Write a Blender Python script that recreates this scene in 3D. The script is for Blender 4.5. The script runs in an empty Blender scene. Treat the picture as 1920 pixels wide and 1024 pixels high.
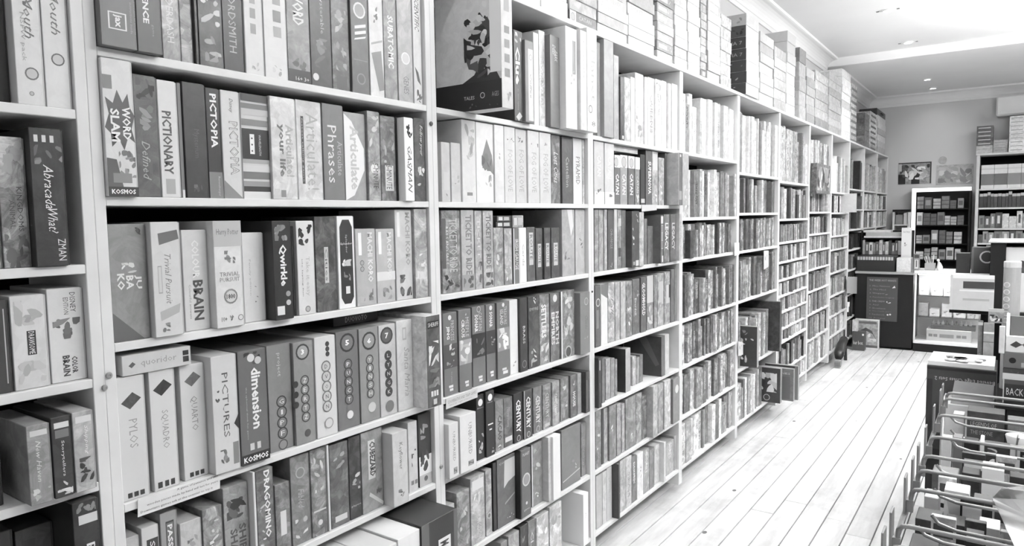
import bpy, math, random
from mathutils import Vector, Matrix

# ------------------------------------------------------------------ camera, light, exposure
scn = bpy.context.scene
COL = scn.collection
RIGHT = Vector((0.81549, 0.57856, -0.01568))
UP = Vector((-0.03192, 0.07201, 0.99689))
FWD = Vector((-0.57790, 0.81245, -0.07719))
CAM = Vector((1.6218, 0.0, 1.70))
FPX = 1320.0
cd = bpy.data.cameras.new('camera')
cd.sensor_width = 36.0
cd.lens = FPX / 1920 * 36
cd.clip_start = 0.02
co = bpy.data.objects.new('camera', cd)
COL.objects.link(co)
m = Matrix((RIGHT, UP, -FWD)).transposed().to_4x4()
m.translation = CAM
co.matrix_world = m
scn.camera = co

scn.view_settings.view_transform = 'Standard'
scn.view_settings.look = 'None'
scn.view_settings.gamma = 1.0
scn.view_settings.use_curve_mapping = False
scn.view_settings.exposure = 0.22

w = bpy.data.worlds.new('world')
scn.world = w
w.use_nodes = True
bg = w.node_tree.nodes['Background']
bg.inputs[0].default_value = (1, 1, 1, 1)
bg.inputs[1].default_value = 0.2


def area(name, loc, sx, sy, power, rot=(0, 0, 0)):
    l = bpy.data.lights.new(name, 'AREA')
    l.shape = 'RECTANGLE'
    l.size = sx
    l.size_y = sy
    l.energy = power
    o = bpy.data.objects.new(name, l)
    o.location = loc
    o.rotation_euler = rot
    COL.objects.link(o)
    return o


# added fill lights: one behind the camera, a row overhead out of view
area('added_rear_fill', (2.6, -1.85, 1.75), 4.6, 2.6, 9, (math.radians(90), 0, 0))
for yy, wt in ((0.4, 30), (2.7, 26), (5.1, 40), (7.6, 54), (10.6, 120)):
    area('added_overhead_fill', (2.8, yy, 3.52), 0.35, 1.2, wt, (0, 0, 0))
for yy in (3.2, 7.4):      # added upward fill to brighten the ceiling, out of view
    area('added_ceiling_uplight', (2.75, yy, 3.06), 0.12, 1.5, 300, (math.radians(180), 0, 0))

SPOTS = [(0.60, y) for y in (1.5, 3.0, 4.5, 6.05, 7.6, 9.16, 11.35, 12.2)]
WATT = [18, 26, 30, 32, 34, 34, 20, 8]
for (sx_, sy_), wt in zip(SPOTS, WATT):
    l = bpy.data.lights.new('downlight_lamp', 'SPOT')
    l.energy = wt
    l.spot_size = math.radians(150)
    l.spot_blend = 0.9
    l.shadow_soft_size = 0.06
    o = bpy.data.objects.new('downlight_lamp', l)
    o.location = (sx_, sy_, 3.50)
    COL.objects.link(o)

# ------------------------------------------------------------------ helpers


def ray(px, py):
    return RIGHT * (px - 960) + UP * (512 - py) + FWD * FPX


def on_x(px, py, X=0.0):
    d = ray(px, py)
    return CAM + d * ((X - CAM.x) / d.x)


def on_y(px, py, Y):
    d = ray(px, py)
    return CAM + d * (Y / d.y)


def on_z(px, py, Z):
    d = ray(px, py)
    return CAM + d * ((Z - CAM.z) / d.z)


def lin(v):
    v = max(0.0, min(1.0, v / 255.0))
    return v / 12.92 if v <= 0.04045 else ((v + 0.055) / 1.055) ** 2.4


def tag(o, label=None, cat=None, group=None, kind=None):
    if label:
        o['label'] = label
    if cat:
        o['category'] = cat
    if group:
        o['group'] = group
    if kind:
        o['kind'] = kind
    return o


class MB:
    """collects faces with a face attribute tn = (tone, art, seed, text) and a UV map"""

    def __init__(s):
        s.v = []
        s.f = []
        s.a = []
        s.uv = []

    def quad(s, p, a, uv=None):
        i = len(s.v)
        s.v += [tuple(q) for q in p]
        s.f.append(tuple(range(i, i + len(p))))
        s.a.append(a)
        s.uv.append(uv or [(9, 9)] * len(p))

    def box(s, x0, x1, y0, y1, z0, z1, a, front=None, top=None, near=None, bevel=0.0):
        """front = face towards +X, near = face towards -Y"""
        n = a[:3] + (0,)
        c = bevel
        if c <= 0 or x1 - x0 < 3 * c or y1 - y0 < 3 * c or z1 - z0 < 3 * c:
            c = 0
        F = front or n
        U = [(0, 0), (1, 0), (1, 1), (0, 1)]
        s.quad([(x1, y0 + c, z0 + c), (x1, y1 - c, z0 + c), (x1, y1 - c, z1 - c), (x1, y0 + c, z1 - c)], F, U)
        s.quad([(x0, y1 - c, z0 + c), (x0, y0 + c, z0 + c), (x0, y0 + c, z1 - c), (x0, y1 - c, z1 - c)], n)
        s.quad([(x0 + c, y0, z0 + c), (x1 - c, y0, z0 + c), (x1 - c, y0, z1 - c), (x0 + c, y0, z1 - c)], near or n)
        s.quad([(x1 - c, y1, z0 + c), (x0 + c, y1, z0 + c), (x0 + c, y1, z1 - c), (x1 - c, y1, z1 - c)], n)
        s.quad([(x0 + c, y0 + c, z1), (x1 - c, y0 + c, z1), (x1 - c, y1 - c, z1), (x0 + c, y1 - c, z1)], top or n)
        s.quad([(x0 + c, y1 - c, z0), (x1 - c, y1 - c, z0), (x1 - c, y0 + c, z0), (x0 + c, y0 + c, z0)], n)
        if c:
            X = (x0, x1); Y = (y0, y1); Z = (z0, z1)

            def sg(k):
                return 1 if k == 0 else -1
            for j in (0, 1):
                for k in (0, 1):
                    y, z, dy, dz = Y[j], Z[k], c * sg(j), c * sg(k)
                    q = [(x0 + c, y, z + dz), (x1 - c, y, z + dz), (x1 - c, y + dy, z), (x0 + c, y + dy, z)]
                    s.quad(q, n)
                    x = X[j]
                    q = [(x, y0 + c, z + dz), (x, y1 - c, z + dz), (x + dy, y1 - c, z), (x + dy, y0 + c, z)]
                    s.quad(q, n)
                    yy = Y[k]
                    q = [(x, yy + dz, z0 + c), (x, yy + dz, z1 - c), (x + dy, yy, z1 - c), (x + dy, yy, z0 + c)]
                    s.quad(q, n)
            for i in (0, 1):
                for j in (0, 1):
                    for k in (0, 1):
                        dx, dy, dz = c * sg(i), c * sg(j), c * sg(k)
                        s.quad([(X[i], Y[j] + dy, Z[k] + dz), (X[i] + dx, Y[j], Z[k] + dz), (X[i] + dx, Y[j] + dy, Z[k])], n)

    def tube(s, pts, r, a, n=8, cap=True):
        rings = []
        N = len(pts)
        P = [Vector(p) for p in pts]
        rr = r if isinstance(r, (list, tuple)) else [r] * N
        ref = Vector((0.13, 0.27, 0.95))
        for i in range(N):
            t = (P[min(i + 1, N - 1)] - P[max(i - 1, 0)]).normalized()
            u = t.cross(ref)
            if u.length < 0.1:
                u = t.cross(Vector((1, 0, 0)))
            u.normalize()
            w_ = t.cross(u)
            i0 = len(s.v)
            for k in range(n):
                an = 2 * math.pi * k / n
                s.v.append(tuple(P[i] + (u * math.cos(an) + w_ * math.sin(an)) * rr[i]))
            rings.append(i0)
        for i in range(N - 1):
            for k in range(n):
                k2 = (k + 1) % n
                s.f.append((rings[i] + k, rings[i] + k2, rings[i + 1] + k2, rings[i + 1] + k))
                s.a.append(a)
                s.uv.append([(9, 9)] * 4)
        if cap:
            for i0 in (rings[0], rings[-1]):
                s.f.append(tuple(range(i0, i0 + n)))
                s.a.append(a)
                s.uv.append([(9, 9)] * n)

    def build(s, name, mat, parent=None, origin=None, smooth=False):
        me = bpy.data.meshes.new(name)
        o3 = Vector(origin) if origin else Vector((0, 0, 0))
        me.from_pydata([tuple(Vector(v) - o3) for v in s.v] if origin else s.v, [], s.f)
        at = me.attributes.new('tn', 'FLOAT_COLOR', 'FACE')
        fl = []
        for a in s.a:
            fl += list(a)
        at.data.foreach_set('color', fl)
        uvl = me.uv_layers.new(name='UVMap')
        fl = []
        for u in s.uv:
            for q in u:
                fl += [q[0], q[1]]
        uvl.data.foreach_set('uv', fl)
        if smooth:
            me.polygons.foreach_set('use_smooth', [True] * len(me.polygons))
        me.materials.append(mat)
        me.update()
        ob = bpy.data.objects.new(name, me)
        COL.objects.link(ob)
        if origin:
            ob.location = o3
        if parent is not None:
            ob.parent = parent
            ob.matrix_parent_inverse = parent.matrix_world.inverted() if False else Matrix.Identity(4)
            if origin is None:
                ob.location = -Vector(parent.location)
            else:
                ob.location = o3 - Vector(parent.location)
        return ob


def empty(name, loc):
    o = bpy.data.objects.new(name, None)
    o.empty_display_size = 0.05
    COL.objects.link(o)
    o.location = loc
    return o


# ------------------------------------------------------------------ materials
def new_mat(name, rough=0.5, spec=0.4, metal=0.0):
    m = bpy.data.materials.new(name)
    m.use_nodes = True
    nt = m.node_tree
    b = nt.nodes['Principled BSDF']
    b.inputs['Roughness'].default_value = rough
    b.inputs['Specular IOR Level'].default_value = spec
    b.inputs['Metallic'].default_value = metal
    return m, nt, b


def N(nt, t, **kw):
    n = nt.nodes.new(t)
    for k, v in kw.items():
        setattr(n, k, v)
    return n


def mth(nt, op, a, b=None, c=None, clamp=False):
    n = nt.nodes.new('ShaderNodeMath')
    n.operation = op
    n.use_clamp = clamp
    for i, x in enumerate((a, b, c)):
        if x is None:
            continue
        if isinstance(x, (int, float)):
            n.inputs[i].default_value = x
        else:
            nt.links.new(x, n.inputs[i])
    return n.outputs[0]


def make_print():
    m, nt, b = new_mat('printed_card', 0.38, 0.35)
    at = N(nt, 'ShaderNodeAttribute', attribute_name='tn')
    sep = N(nt, 'ShaderNodeSeparateColor')
    nt.links.new(at.outputs['Color'], sep.inputs[0])
    tone, art, seed = sep.outputs[0], sep.outputs[1], sep.outputs[2]
    txt = at.outputs['Alpha']
    geo = N(nt, 'ShaderNodeNewGeometry')
    cmb = N(nt, 'ShaderNodeCombineXYZ')
    sd = mth(nt, 'MULTIPLY', seed, 43.0)
    for i in range(3):
        nt.links.new(sd, cmb.inputs[i])
    add = N(nt, 'ShaderNodeVectorMath', operation='ADD')
    nt.links.new(geo.outputs['Position'], add.inputs[0])
    nt.links.new(cmb.outputs[0], add.inputs[1])
    n1 = N(nt, 'ShaderNodeTexNoise')
    n1.inputs['Scale'].default_value = 15
    n1.inputs['Detail'].default_value = 6
    n1.inputs['Roughness'].default_value = 0.72
    n1.inputs['Distortion'].default_value = 1.2
    nt.links.new(add.outputs[0], n1.inputs['Vector'])
    v1 = N(nt, 'ShaderNodeTexVoronoi')
    v1.inputs['Scale'].default_value = 38
    nt.links.new(add.outputs[0], v1.inputs['Vector'])
    sc = N(nt, 'ShaderNodeSeparateColor')
    nt.links.new(v1.outputs['Color'], sc.inputs[0])
    mixn = mth(nt, 'ADD', mth(nt, 'MULTIPLY', n1.outputs[0], 1.0), mth(nt, 'MULTIPLY', sc.outputs[0], 0.16))
    c0 = mth(nt, 'MULTIPLY', mth(nt, 'SUBTRACT', mixn, 0.58), 5.0)
    c0 = mth(nt, 'MAXIMUM', mth(nt, 'MINIMUM', c0, 1.0), -1.0)
    # multiplicative art so that black stays black; exponent in log space
    fac = mth(nt, 'POWER', 5.0, mth(nt, 'MULTIPLY', c0, art))
    base = mth(nt, 'MULTIPLY', tone, fac)
    # small printed title imitated in the middle strip of a spine
    uv = N(nt, 'ShaderNodeUVMap')
    su = N(nt, 'ShaderNodeSeparateXYZ')
    nt.links.new(uv.outputs[0], su.inputs[0])
    u, v = su.outputs[0], su.outputs[1]
    vv = mth(nt, 'ADD', v, mth(nt, 'MULTIPLY', seed, 0.3))
    band = mth(nt, 'MULTIPLY', mth(nt, 'LESS_THAN', mth(nt, 'ABSOLUTE', mth(nt, 'SUBTRACT', u, 0.5)), 0.2),
               mth(nt, 'LESS_THAN', mth(nt, 'ABSOLUTE', mth(nt, 'SUBTRACT', vv, 0.72)), 0.24))
    cx = N(nt, 'ShaderNodeCombineXYZ')
    nt.links.new(mth(nt, 'MULTIPLY', u, 5.0), cx.inputs[0])
    nt.links.new(mth(nt, 'ADD', mth(nt, 'MULTIPLY', v, 42.0), mth(nt, 'MULTIPLY', seed, 91.0)), cx.inputs[1])
    n2 = N(nt, 'ShaderNodeTexNoise')
    n2.inputs['Scale'].default_value = 1.0
    n2.inputs['Detail'].default_value = 1.0
    nt.links.new(cx.outputs[0], n2.inputs['Vector'])
    glyph = mth(nt, 'MULTIPLY', mth(nt, 'GREATER_THAN', n2.outputs[0], 0.49), band)
    amt = mth(nt, 'MULTIPLY', glyph, txt)
    fin = mth(nt, 'ADD', base, amt)
    fin = mth(nt, 'MAXIMUM', mth(nt, 'MINIMUM', fin, 0.92), 0.008)
    comb = N(nt, 'ShaderNodeCombineColor')
    for i in range(3):
        nt.links.new(fin, comb.inputs[i])
    nt.links.new(comb.outputs[0], b.inputs['Base Color'])
    return m


PRINT = make_print()


def simple(name, tone, rough=0.5, spec=0.4, metal=0.0, noise=0.0, scale=8.0, stretch=(1, 1, 1), bump=0.0):
    m, nt, b = new_mat(name, rough, spec, metal)
    t = lin(tone)
    tc = N(nt, 'ShaderNodeNewGeometry')
    mp = N(nt, 'ShaderNodeMapping')
    mp.inputs['Scale'].default_value = stretch
    nt.links.new(tc.outputs['Position'], mp.inputs[0])
    n = N(nt, 'ShaderNodeTexNoise')
    n.inputs['Scale'].default_value = scale
    n.inputs['Detail'].default_value = 5
    nt.links.new(mp.outputs[0], n.inputs['Vector'])
    r = N(nt, 'ShaderNodeValToRGB')
    r.color_ramp.elements[0].position = 0.3
    r.color_ramp.elements[1].position = 0.7
    a, c = t * (1 - noise), min(0.95, t * (1 + noise * 0.6))
    r.color_ramp.elements[0].color = (a, a, a, 1)
    r.color_ramp.elements[1].color = (c, c, c, 1)
    nt.links.new(n.outputs[0], r.inputs[0])
    nt.links.new(r.outputs[0], b.inputs['Base Color'])
    if bump:
        bm = N(nt, 'ShaderNodeBump')
        bm.inputs['Strength'].default_value = bump
        bm.inputs['Distance'].default_value = 0.002
        nt.links.new(n.outputs[0], bm.inputs['Height'])
        nt.links.new(bm.outputs[0], b.inputs['Normal'])
    return m


def emit(name, strength):
    m, nt, b = new_mat(name)
    b.inputs['Emission Color'].default_value = (1, 1, 1, 1)
    b.inputs['Emission Strength'].default_value = strength
    return m


SHELFMAT = simple('white_painted_pine', 222, 0.45, 0.35, noise=0.06, scale=10, stretch=(1, 1, 1), bump=0.15)
BACKMAT = simple('shade_toned_backing', 20, 0.8, 0.1, noise=0.1)  # shade of the shelf gaps put into this near-black colour
WALLMAT = simple('painted_plaster', 215, 0.9, 0.1, noise=0.03, scale=2, bump=0.1)
STOCKMAT = simple('low_bounce_stock_wall', 105, 0.8, 0.2, noise=0.5, scale=9)  # unseen walls, toned down to cut light bounced onto the shelves
CEILMAT = simple('white_ceiling_paint', 242, 0.9, 0.1, noise=0.02, scale=2)
BLACKMAT = simple('black_laminate', 24, 0.55, 0.2, noise=0.1)
STEELMAT = simple('grey_coated_wire', 145, 0.35, 0.5, metal=0.3, noise=0.05)
WHITEMAT = simple('white_plastic', 235, 0.35, 0.4, noise=0.02)
GREYMAT = simple('grey_metal', 150, 0.4, 0.5, metal=0.3)
LAMP = emit('lamp_glow', 14)
CASEGLOW = emit('case_strip_glow', 6)


def glassmat(name, alpha=0.12, rough=0.03):
    m = bpy.data.materials.new(name)
    m.use_nodes = True
    nt = m.node_tree
    nt.nodes.clear()
    out = N(nt, 'ShaderNodeOutputMaterial')
    tr = N(nt, 'ShaderNodeBsdfTransparent')
    tr.inputs[0].default_value = (0.93, 0.93, 0.93, 1)
    gl = N(nt, 'ShaderNodeBsdfGlossy')
    gl.inputs['Roughness'].default_value = rough
    mx = N(nt, 'ShaderNodeMixShader')
    fr = N(nt, 'ShaderNodeFresnel')
    fr.inputs[0].default_value = 1.45
    ad = mth(nt, 'ADD', fr.outputs[0], alpha, clamp=True)
    nt.links.new(ad, mx.inputs[0])
    nt.links.new(tr.outputs[0], mx.inputs[1])
    nt.links.new(gl.outputs[0], mx.inputs[2])
    nt.links.new(mx.outputs[0], out.inputs[0])
    return m


GLASS = glassmat('clear_glass', 0.02)
FILM = glassmat('clear_plastic_film', 0.14, 0.12)
# ------------------------------------------------------------------ lettering
_tc = {}


def text_geo(s, bold=0.0, shear=0.0):
    k = (s, bold, shear)
    if k in _tc:
        return _tc[k]
    cu = bpy.data.curves.new('t', 'FONT')
    cu.body = s
    cu.resolution_u = 1
    cu.offset = bold
    cu.shear = shear
    ob = bpy.data.objects.new('t', cu)
    COL.objects.link(ob)
    dg = bpy.context.evaluated_depsgraph_get()
    me = bpy.data.meshes.new_from_object(ob.evaluated_get(dg))
    vs = [(v.co.x, v.co.y) for v in me.vertices]
    fs = [tuple(p.vertices) for p in me.polygons]
    bpy.data.objects.remove(ob)
    bpy.data.curves.remove(cu)
    bpy.data.meshes.remove(me)
    if vs:
        x0 = min(v[0] for v in vs); x1 = max(v[0] for v in vs)
        y0 = min(v[1] for v in vs); y1 = max(v[1] for v in vs)
    else:
        x0 = y0 = 0; x1 = y1 = 1
    vs = [((v[0] - x0) / (x1 - x0 + 1e-6), (v[1] - y0) / (y1 - y0 + 1e-6)) for v in vs]
    _tc[k] = (vs, fs, (x1 - x0) / (y1 - y0 + 1e-6))
    return _tc[k]


class Spine:
    """draws printed graphics on a rectangle: origin O, axes U (width w) and V (height h), normal n"""

    def __init__(s, mb, O, U, V, w, h, nrm, lift=0.00025):
        s.mb = mb; s.O = Vector(O); s.U = Vector(U); s.V = Vector(V)
        s.w = w; s.h = h; s.n = Vector(nrm); s.l = lift; s.k = 1

    def P(s, u, v, k=None):
        return s.O + s.U * (u * s.w) + s.V * (v * s.h) + s.n * (s.l * (k or s.k))

    def poly(s, pts, tone, art=0.0):
        s.mb.quad([s.P(min(1, max(0, u)), min(1, max(0, v))) for u, v in pts], (lin(tone), art, random.random(), 0))

    def text(s, t, u, v0, v1, size, tone, bold=0.0, shear=0.0):
        """reads from the top down, glyph tops towards +u"""
        vs, fs, asp = text_geo(t, bold, shear)
        H = size * s.w
        L = (v1 - v0) * s.h
        a = (lin(tone), 0, 0, 0)
        i = len(s.mb.v)
        for x, y in vs:
            s.mb.v.append(tuple(s.O + s.U * (u * s.w + (y - .5) * H) + s.V * (v1 * s.h - x * L) + s.n * s.l * (s.k + .6)))
        for f in fs:
            s.mb.f.append(tuple(i + q for q in f)); s.mb.a.append(a); s.mb.uv.append([(9, 9)] * len(f))

    def htext(s, t, u0, u1, v, tone, hh=None, bold=0.0, flip=False):
        vs, fs, asp = text_geo(t, bold)
        L = (u1 - u0) * s.w
        H = (hh * s.h) if hh else L / asp
        a = (lin(tone), 0, 0, 0)
        i = len(s.mb.v)
        for x, y in vs:
            if flip:
                x, y = 1 - x, 1 - y
            s.mb.v.append(tuple(s.O + s.U * (u0 * s.w + x * L) + s.V * (v * s.h + (y - .5) * H) + s.n * s.l * (s.k + .6)))
        for f in fs:
            s.mb.f.append(tuple(i + q for q in f)); s.mb.a.append(a); s.mb.uv.append([(9, 9)] * len(f))

    def disk(s, u, v, r, tone, n=14, art=0.0):
        R = r * s.w
        s.mb.quad([s.O + s.U * (u * s.w + R * math.cos(2 * math.pi * k / n)) + s.V * (v * s.h + R * math.sin(2 * math.pi * k / n)) + s.n * s.l * s.k for k in range(n)], (lin(tone), art, random.random(), 0))

    def blobs(s, u0, v0, u1, v1, n, tone, rnd):
        for _ in range(n):
            cu = rnd.uniform(u0, u1); cv = rnd.uniform(v0, v1)
            r = min((u1 - u0) * s.w, (v1 - v0) * s.h) * rnd.uniform(.12, .3)
            el = rnd.uniform(.5, 2.0); an = rnd.uniform(0, 3.1)
            pts = []
            for k in range(9):
                t = 2 * math.pi * k / 9
                rr = r * rnd.uniform(.75, 1.2)
                x = rr * math.cos(t) * el; y = rr * math.sin(t) / el
                xx = x * math.cos(an) - y * math.sin(an); yy = x * math.sin(an) + y * math.cos(an)
                uu = min(max(cu * s.w + xx, u0 * s.w), u1 * s.w) / s.w
                v_ = min(max(cv * s.h + yy, v0 * s.h), v1 * s.h) / s.h
                pts.append((uu, v_))
            s.k += .07
            tt = tone + rnd.uniform(-25, 25)
            s.poly(pts, tt)

    def run(s, deco, rnd):
        for it in deco.split():
            p = it.split(',')
            c = p[0]
            f = lambda i: float(p[i])
            s.k += .25
            if c == 'r':
                s.poly([(f(1), f(2)), (f(3), f(2)), (f(3), f(4)), (f(1), f(4))], f(5), float(p[6]) if len(p) > 6 else 0)
            elif c in ('t', 'T', 'i'):
                s.text(p[1].replace('_', ' '), f(2), f(3), f(4), f(5), f(6), 0.03 if c == 'T' else 0.0, 0.35 if c == 'i' else 0)
            elif c in ('h', 'H', 'F'):
                s.htext(p[1].replace('_', ' '), f(2), f(3), f(4), f(5), float(p[6]) if len(p) > 6 else None, 0.03 if c == 'H' else 0, c == 'F')
            elif c == 'c':
                s.disk(f(1), f(2), f(3), f(4))
            elif c == 'o':
                s.disk(f(1), f(2), f(3), f(4)); s.k += .25; s.disk(f(1), f(2), f(3) * .78, f(5))
            elif c == 'd':
                hw = f(3); hh = f(3) * .85 * s.w / s.h
                s.poly([(f(1) - hw, f(2) - hh * .15), (f(1) - hw * .15, f(2) - hh), (f(1) + hw, f(2) + hh * .15), (f(1) + hw * .15, f(2) + hh)], f(4), .25)
            elif c == 'p':
                q = [float(x) for x in p[2:]]
                s.poly(list(zip(q[0::2], q[1::2])), f(1))
            elif c == 'b':
                s.blobs(f(1), f(2), f(3), f(4), int(f(5)), f(6), rnd)


def tone_word(t):
    return 'black' if t < 62 else 'dark grey' if t < 98 else 'mid grey' if t < 150 else 'light grey' if t < 196 else 'white'


ORD = ['', 'first', 'second', 'third', 'fourth', 'fifth', 'sixth', 'seventh', 'eighth', 'ninth', 'tenth', 'eleventh', 'twelfth',
       'thirteenth', 'fourteenth', 'fifteenth', 'sixteenth', 'seventeenth', 'eighteenth', 'nineteenth', 'twentieth', 'twenty-first']

# posts (near edge y of each 5 cm post) and shelf board tops, metres above the floor
POST = [-0.36, 0.70, 1.80, 2.905, 4.012, 5.085, 6.175, 7.255, 8.28, 9.30, 10.33, 11.40, 12.45]
TOPZ = 2.55
STD = [2.085, 1.762, 1.436, 1.067, 0.778, 0.462, 0.150]
SH = {1: [2.30, 1.944, 1.616, 1.366, 1.136, .86, .5, .150], 2: STD, 3: STD, 4: STD,
      5: [2.085, 1.69, 1.436, 1.067, 0.778, 0.462, 0.150],
      6: [2.01, 1.715, 1.436, 1.067, 0.55, 0.150],
      7: [1.985, 1.66, 1.46, 1.29, 1.135, 0.995, 0.85, 0.70, 0.58, 0.32, 0.150],
      8: [1.94, 1.72, 1.50, 1.335, 1.15, 0.93, 0.70, 0.44, 0.150],
      9: [1.94, 1.71, 1.45, 1.30, 1.04, 0.78, 0.55, 0.32, 0.150],
      10: [2.0, 1.75, 1.50, 1.25, 1.0, 0.7, 0.4, 0.150],
      11: [2.0, 1.75, 1.50, 1.25, 1.0, 0.7, 0.4, 0.150],
      12: [2.0, 1.75, 1.50, 1.25, 1.0, 0.7, 0.4, 0.150]}
BAYW = ['', 'first bay', 'second bay', 'third bay', 'fourth bay', 'fifth bay', 'sixth bay', 'seventh bay', 'eighth bay', 'ninth bay', 'tenth bay', 'eleventh bay', 'twelfth bay']
BT = 0.02   # board thickness
DEPTH = 0.30

# ------------------------------------------------------------------ room shell
FLOORW = 4.2


def struct(name, mb, mat, parent=None):
    o = mb.build(name, mat, parent)
    o['kind'] = 'structure'
    return o


def floor_mat():
    m, nt, b = new_mat('pale_limed_boards', 0.5, 0.3)
    at = N(nt, 'ShaderNodeAttribute', attribute_name='tn')
    sep = N(nt, 'ShaderNodeSeparateColor')
    nt.links.new(at.outputs['Color'], sep.inputs[0])
    g = N(nt, 'ShaderNodeNewGeometry')
    mp = N(nt, 'ShaderNodeMapping')
    mp.inputs['Scale'].default_value = (9, 1.1, 1)
    nt.links.new(g.outputs['Position'], mp.inputs[0])
    n1 = N(nt, 'ShaderNodeTexNoise')
    n1.inputs['Scale'].default_value = 1.3
    n1.inputs['Detail'].default_value = 6
    n1.inputs['Roughness'].default_value = .65
    nt.links.new(mp.outputs[0], n1.inputs['Vector'])
    r1 = N(nt, 'ShaderNodeMapRange')
    r1.inputs[1].default_value = .35; r1.inputs[2].default_value = .62
    r1.inputs[3].default_value = .80; r1.inputs[4].default_value = 1.05
    nt.links.new(n1.outputs[0], r1.inputs[0])
    # knots and scuffs
    v = N(nt, 'ShaderNodeTexVoronoi')
    v.inputs['Scale'].default_value = 2.6
    mp2 = N(nt, 'ShaderNodeMapping')
    mp2.inputs['Scale'].default_value = (1.6, 1.0, 1)
    nt.links.new(g.outputs['Position'], mp2.inputs[0])
    nt.links.new(mp2.outputs[0], v.inputs['Vector'])
    kn = mth(nt, 'LESS_THAN', v.outputs['Distance'], 0.05)
    sc = N(nt, 'ShaderNodeTexNoise')
    sc.inputs['Scale'].default_value = 1.1
    sc.inputs['Detail'].default_value = 8
    sc.inputs['Roughness'].default_value = .7
    nt.links.new(g.outputs['Position'], sc.inputs['Vector'])
    r2 = N(nt, 'ShaderNodeMapRange')
    r2.inputs[1].default_value = .36; r2.inputs[2].default_value = .5
    r2.inputs[3].default_value = .80; r2.inputs[4].default_value = 1.0
    nt.links.new(sc.outputs[0], r2.inputs[0])
    x = mth(nt, 'MULTIPLY', sep.outputs[0], r1.outputs[0])
    x = mth(nt, 'MULTIPLY', x, r2.outputs[0])
    x = mth(nt, 'MULTIPLY', x, mth(nt, 'SUBTRACT', 1.0, mth(nt, 'MULTIPLY', kn, .8)))
    x = mth(nt, 'MINIMUM', x, .9)
    c = N(nt, 'ShaderNodeCombineColor')
    for i in range(3):
        nt.links.new(x, c.inputs[i])
    nt.links.new(c.outputs[0], b.inputs['Base Color'])
    return m


FLOORMAT = floor_mat()
mb = MB()
mb.box(-0.34, FLOORW, -2.0, 12.7, -0.12, -0.022, (lin(90), 0, 0, 0))
floor = struct('floor', mb, simple('dark_subfloor', 60, .9))
rnd = random.Random(4)
PW = 0.128
x = -0.33
while x < FLOORW - .02:
    y = -2.0 - rnd.uniform(0, 2.4)
    while y < 12.7:
        L = rnd.choice([2.4, 3.0, 3.6, 4.2])
        y1 = min(12.69, y + L)
        y0 = max(-2.0, y)
        if y1 - y0 > .05 and not (x > 2.2 and y0 > 2):
            mb = MB()
            dz = rnd.uniform(-.0012, .0006)
            mb.box(x, min(x + PW - .006, FLOORW), y0 + .0015, y1 - .0015, -.022, dz, (lin(rnd.uniform(214, 234)), 0, rnd.random(), 0), bevel=.0015)
            p = mb.build('plank', FLOORMAT, floor)
        y += L
    x += PW
mb = MB()
mb.box(2.2, FLOORW, 2, 12.7, -.022, -.001, (lin(225), 0, 0, 0))
struct('floor_boards', mb, FLOORMAT, floor)

mb = MB(); mb.box(-0.46, -0.33, -2.0, 12.9, -.1, 3.62, (.5, 0, 0, 0)); struct('wall_left', mb, WALLMAT)
mb = MB(); mb.box(-0.46, FLOORW + .1, -2.14, -2.0, -.1, 3.62, (.5, 0, 0, 0)); struct('wall_front', mb, STOCKMAT)
mb = MB(); mb.box(-0.46, FLOORW + .1, 12.70, 12.85, -.1, 3.62, (.5, 0, 0, 0)); struct('wall_back', mb, WALLMAT)
mb = MB(); mb.box(FLOORW, FLOORW + .12, -2.0, 12.85, -.1, 3.62, (.5, 0, 0, 0)); struct('wall_right', mb, STOCKMAT)
mb = MB()
mb.box(-0.46, FLOORW + .1, -2.0, 9.62, 3.60, 3.72, (.5, 0, 0, 0))
mb.box(-0.46, FLOORW + .1, 9.62, 12.85, 3.52, 3.72, (.5, 0, 0, 0))
mb.box(-0.33, FLOORW, 9.50, 9.74, 3.50, 3.62, (.5, 0, 0, 0), bevel=.01)
struct('ceiling', mb, CEILMAT)


def cove(x0, y0, dx, dy, L, nx, ny, zc, name):
    """quarter-round cornice along direction d from the wall line, n = into the room"""
    mb = MB()
    prof = [(0, -.16), (.012, -.16), (.02, -.13)]
    for k in range(7):
        a = math.pi / 2 * k / 6
        prof.append((.025 + .10 * (1 - math.cos(a)), -.125 + .10 * math.sin(a)))
    prof += [(.14, -.02), (.145, 0), (0, 0)]
    pp = [(x0 + nx * a, y0 + ny * a, zc + b) for a, b in prof]
    for i in range(len(pp) - 1):
        a, c = pp[i], pp[i + 1]
        mb.quad([a, c, (c[0] + dx * L, c[1] + dy * L, c[2]), (a[0] + dx * L, a[1] + dy * L, a[2])], (.5, 0, 0, 0))
    mb.quad(pp, (.5, 0, 0, 0)); mb.quad([(q[0] + dx * L, q[1] + dy * L, q[2]) for q in pp], (.5, 0, 0, 0))
    struct(name, mb, CEILMAT)


cove(-.33, -2, 0, 1, 11.5, 1, 0, 3.60, 'trim_1')
cove(-.33, 9.74, 0, 1, 2.95, 1, 0, 3.52, 'trim_2')
cove(-.33, 12.70, 1, 0, FLOORW + .3, 0, -1, 3.52, 'trim_3')

# ------------------------------------------------------------------ the long run of shelving, one unit per bay
rnd = random.Random(11)


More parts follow.
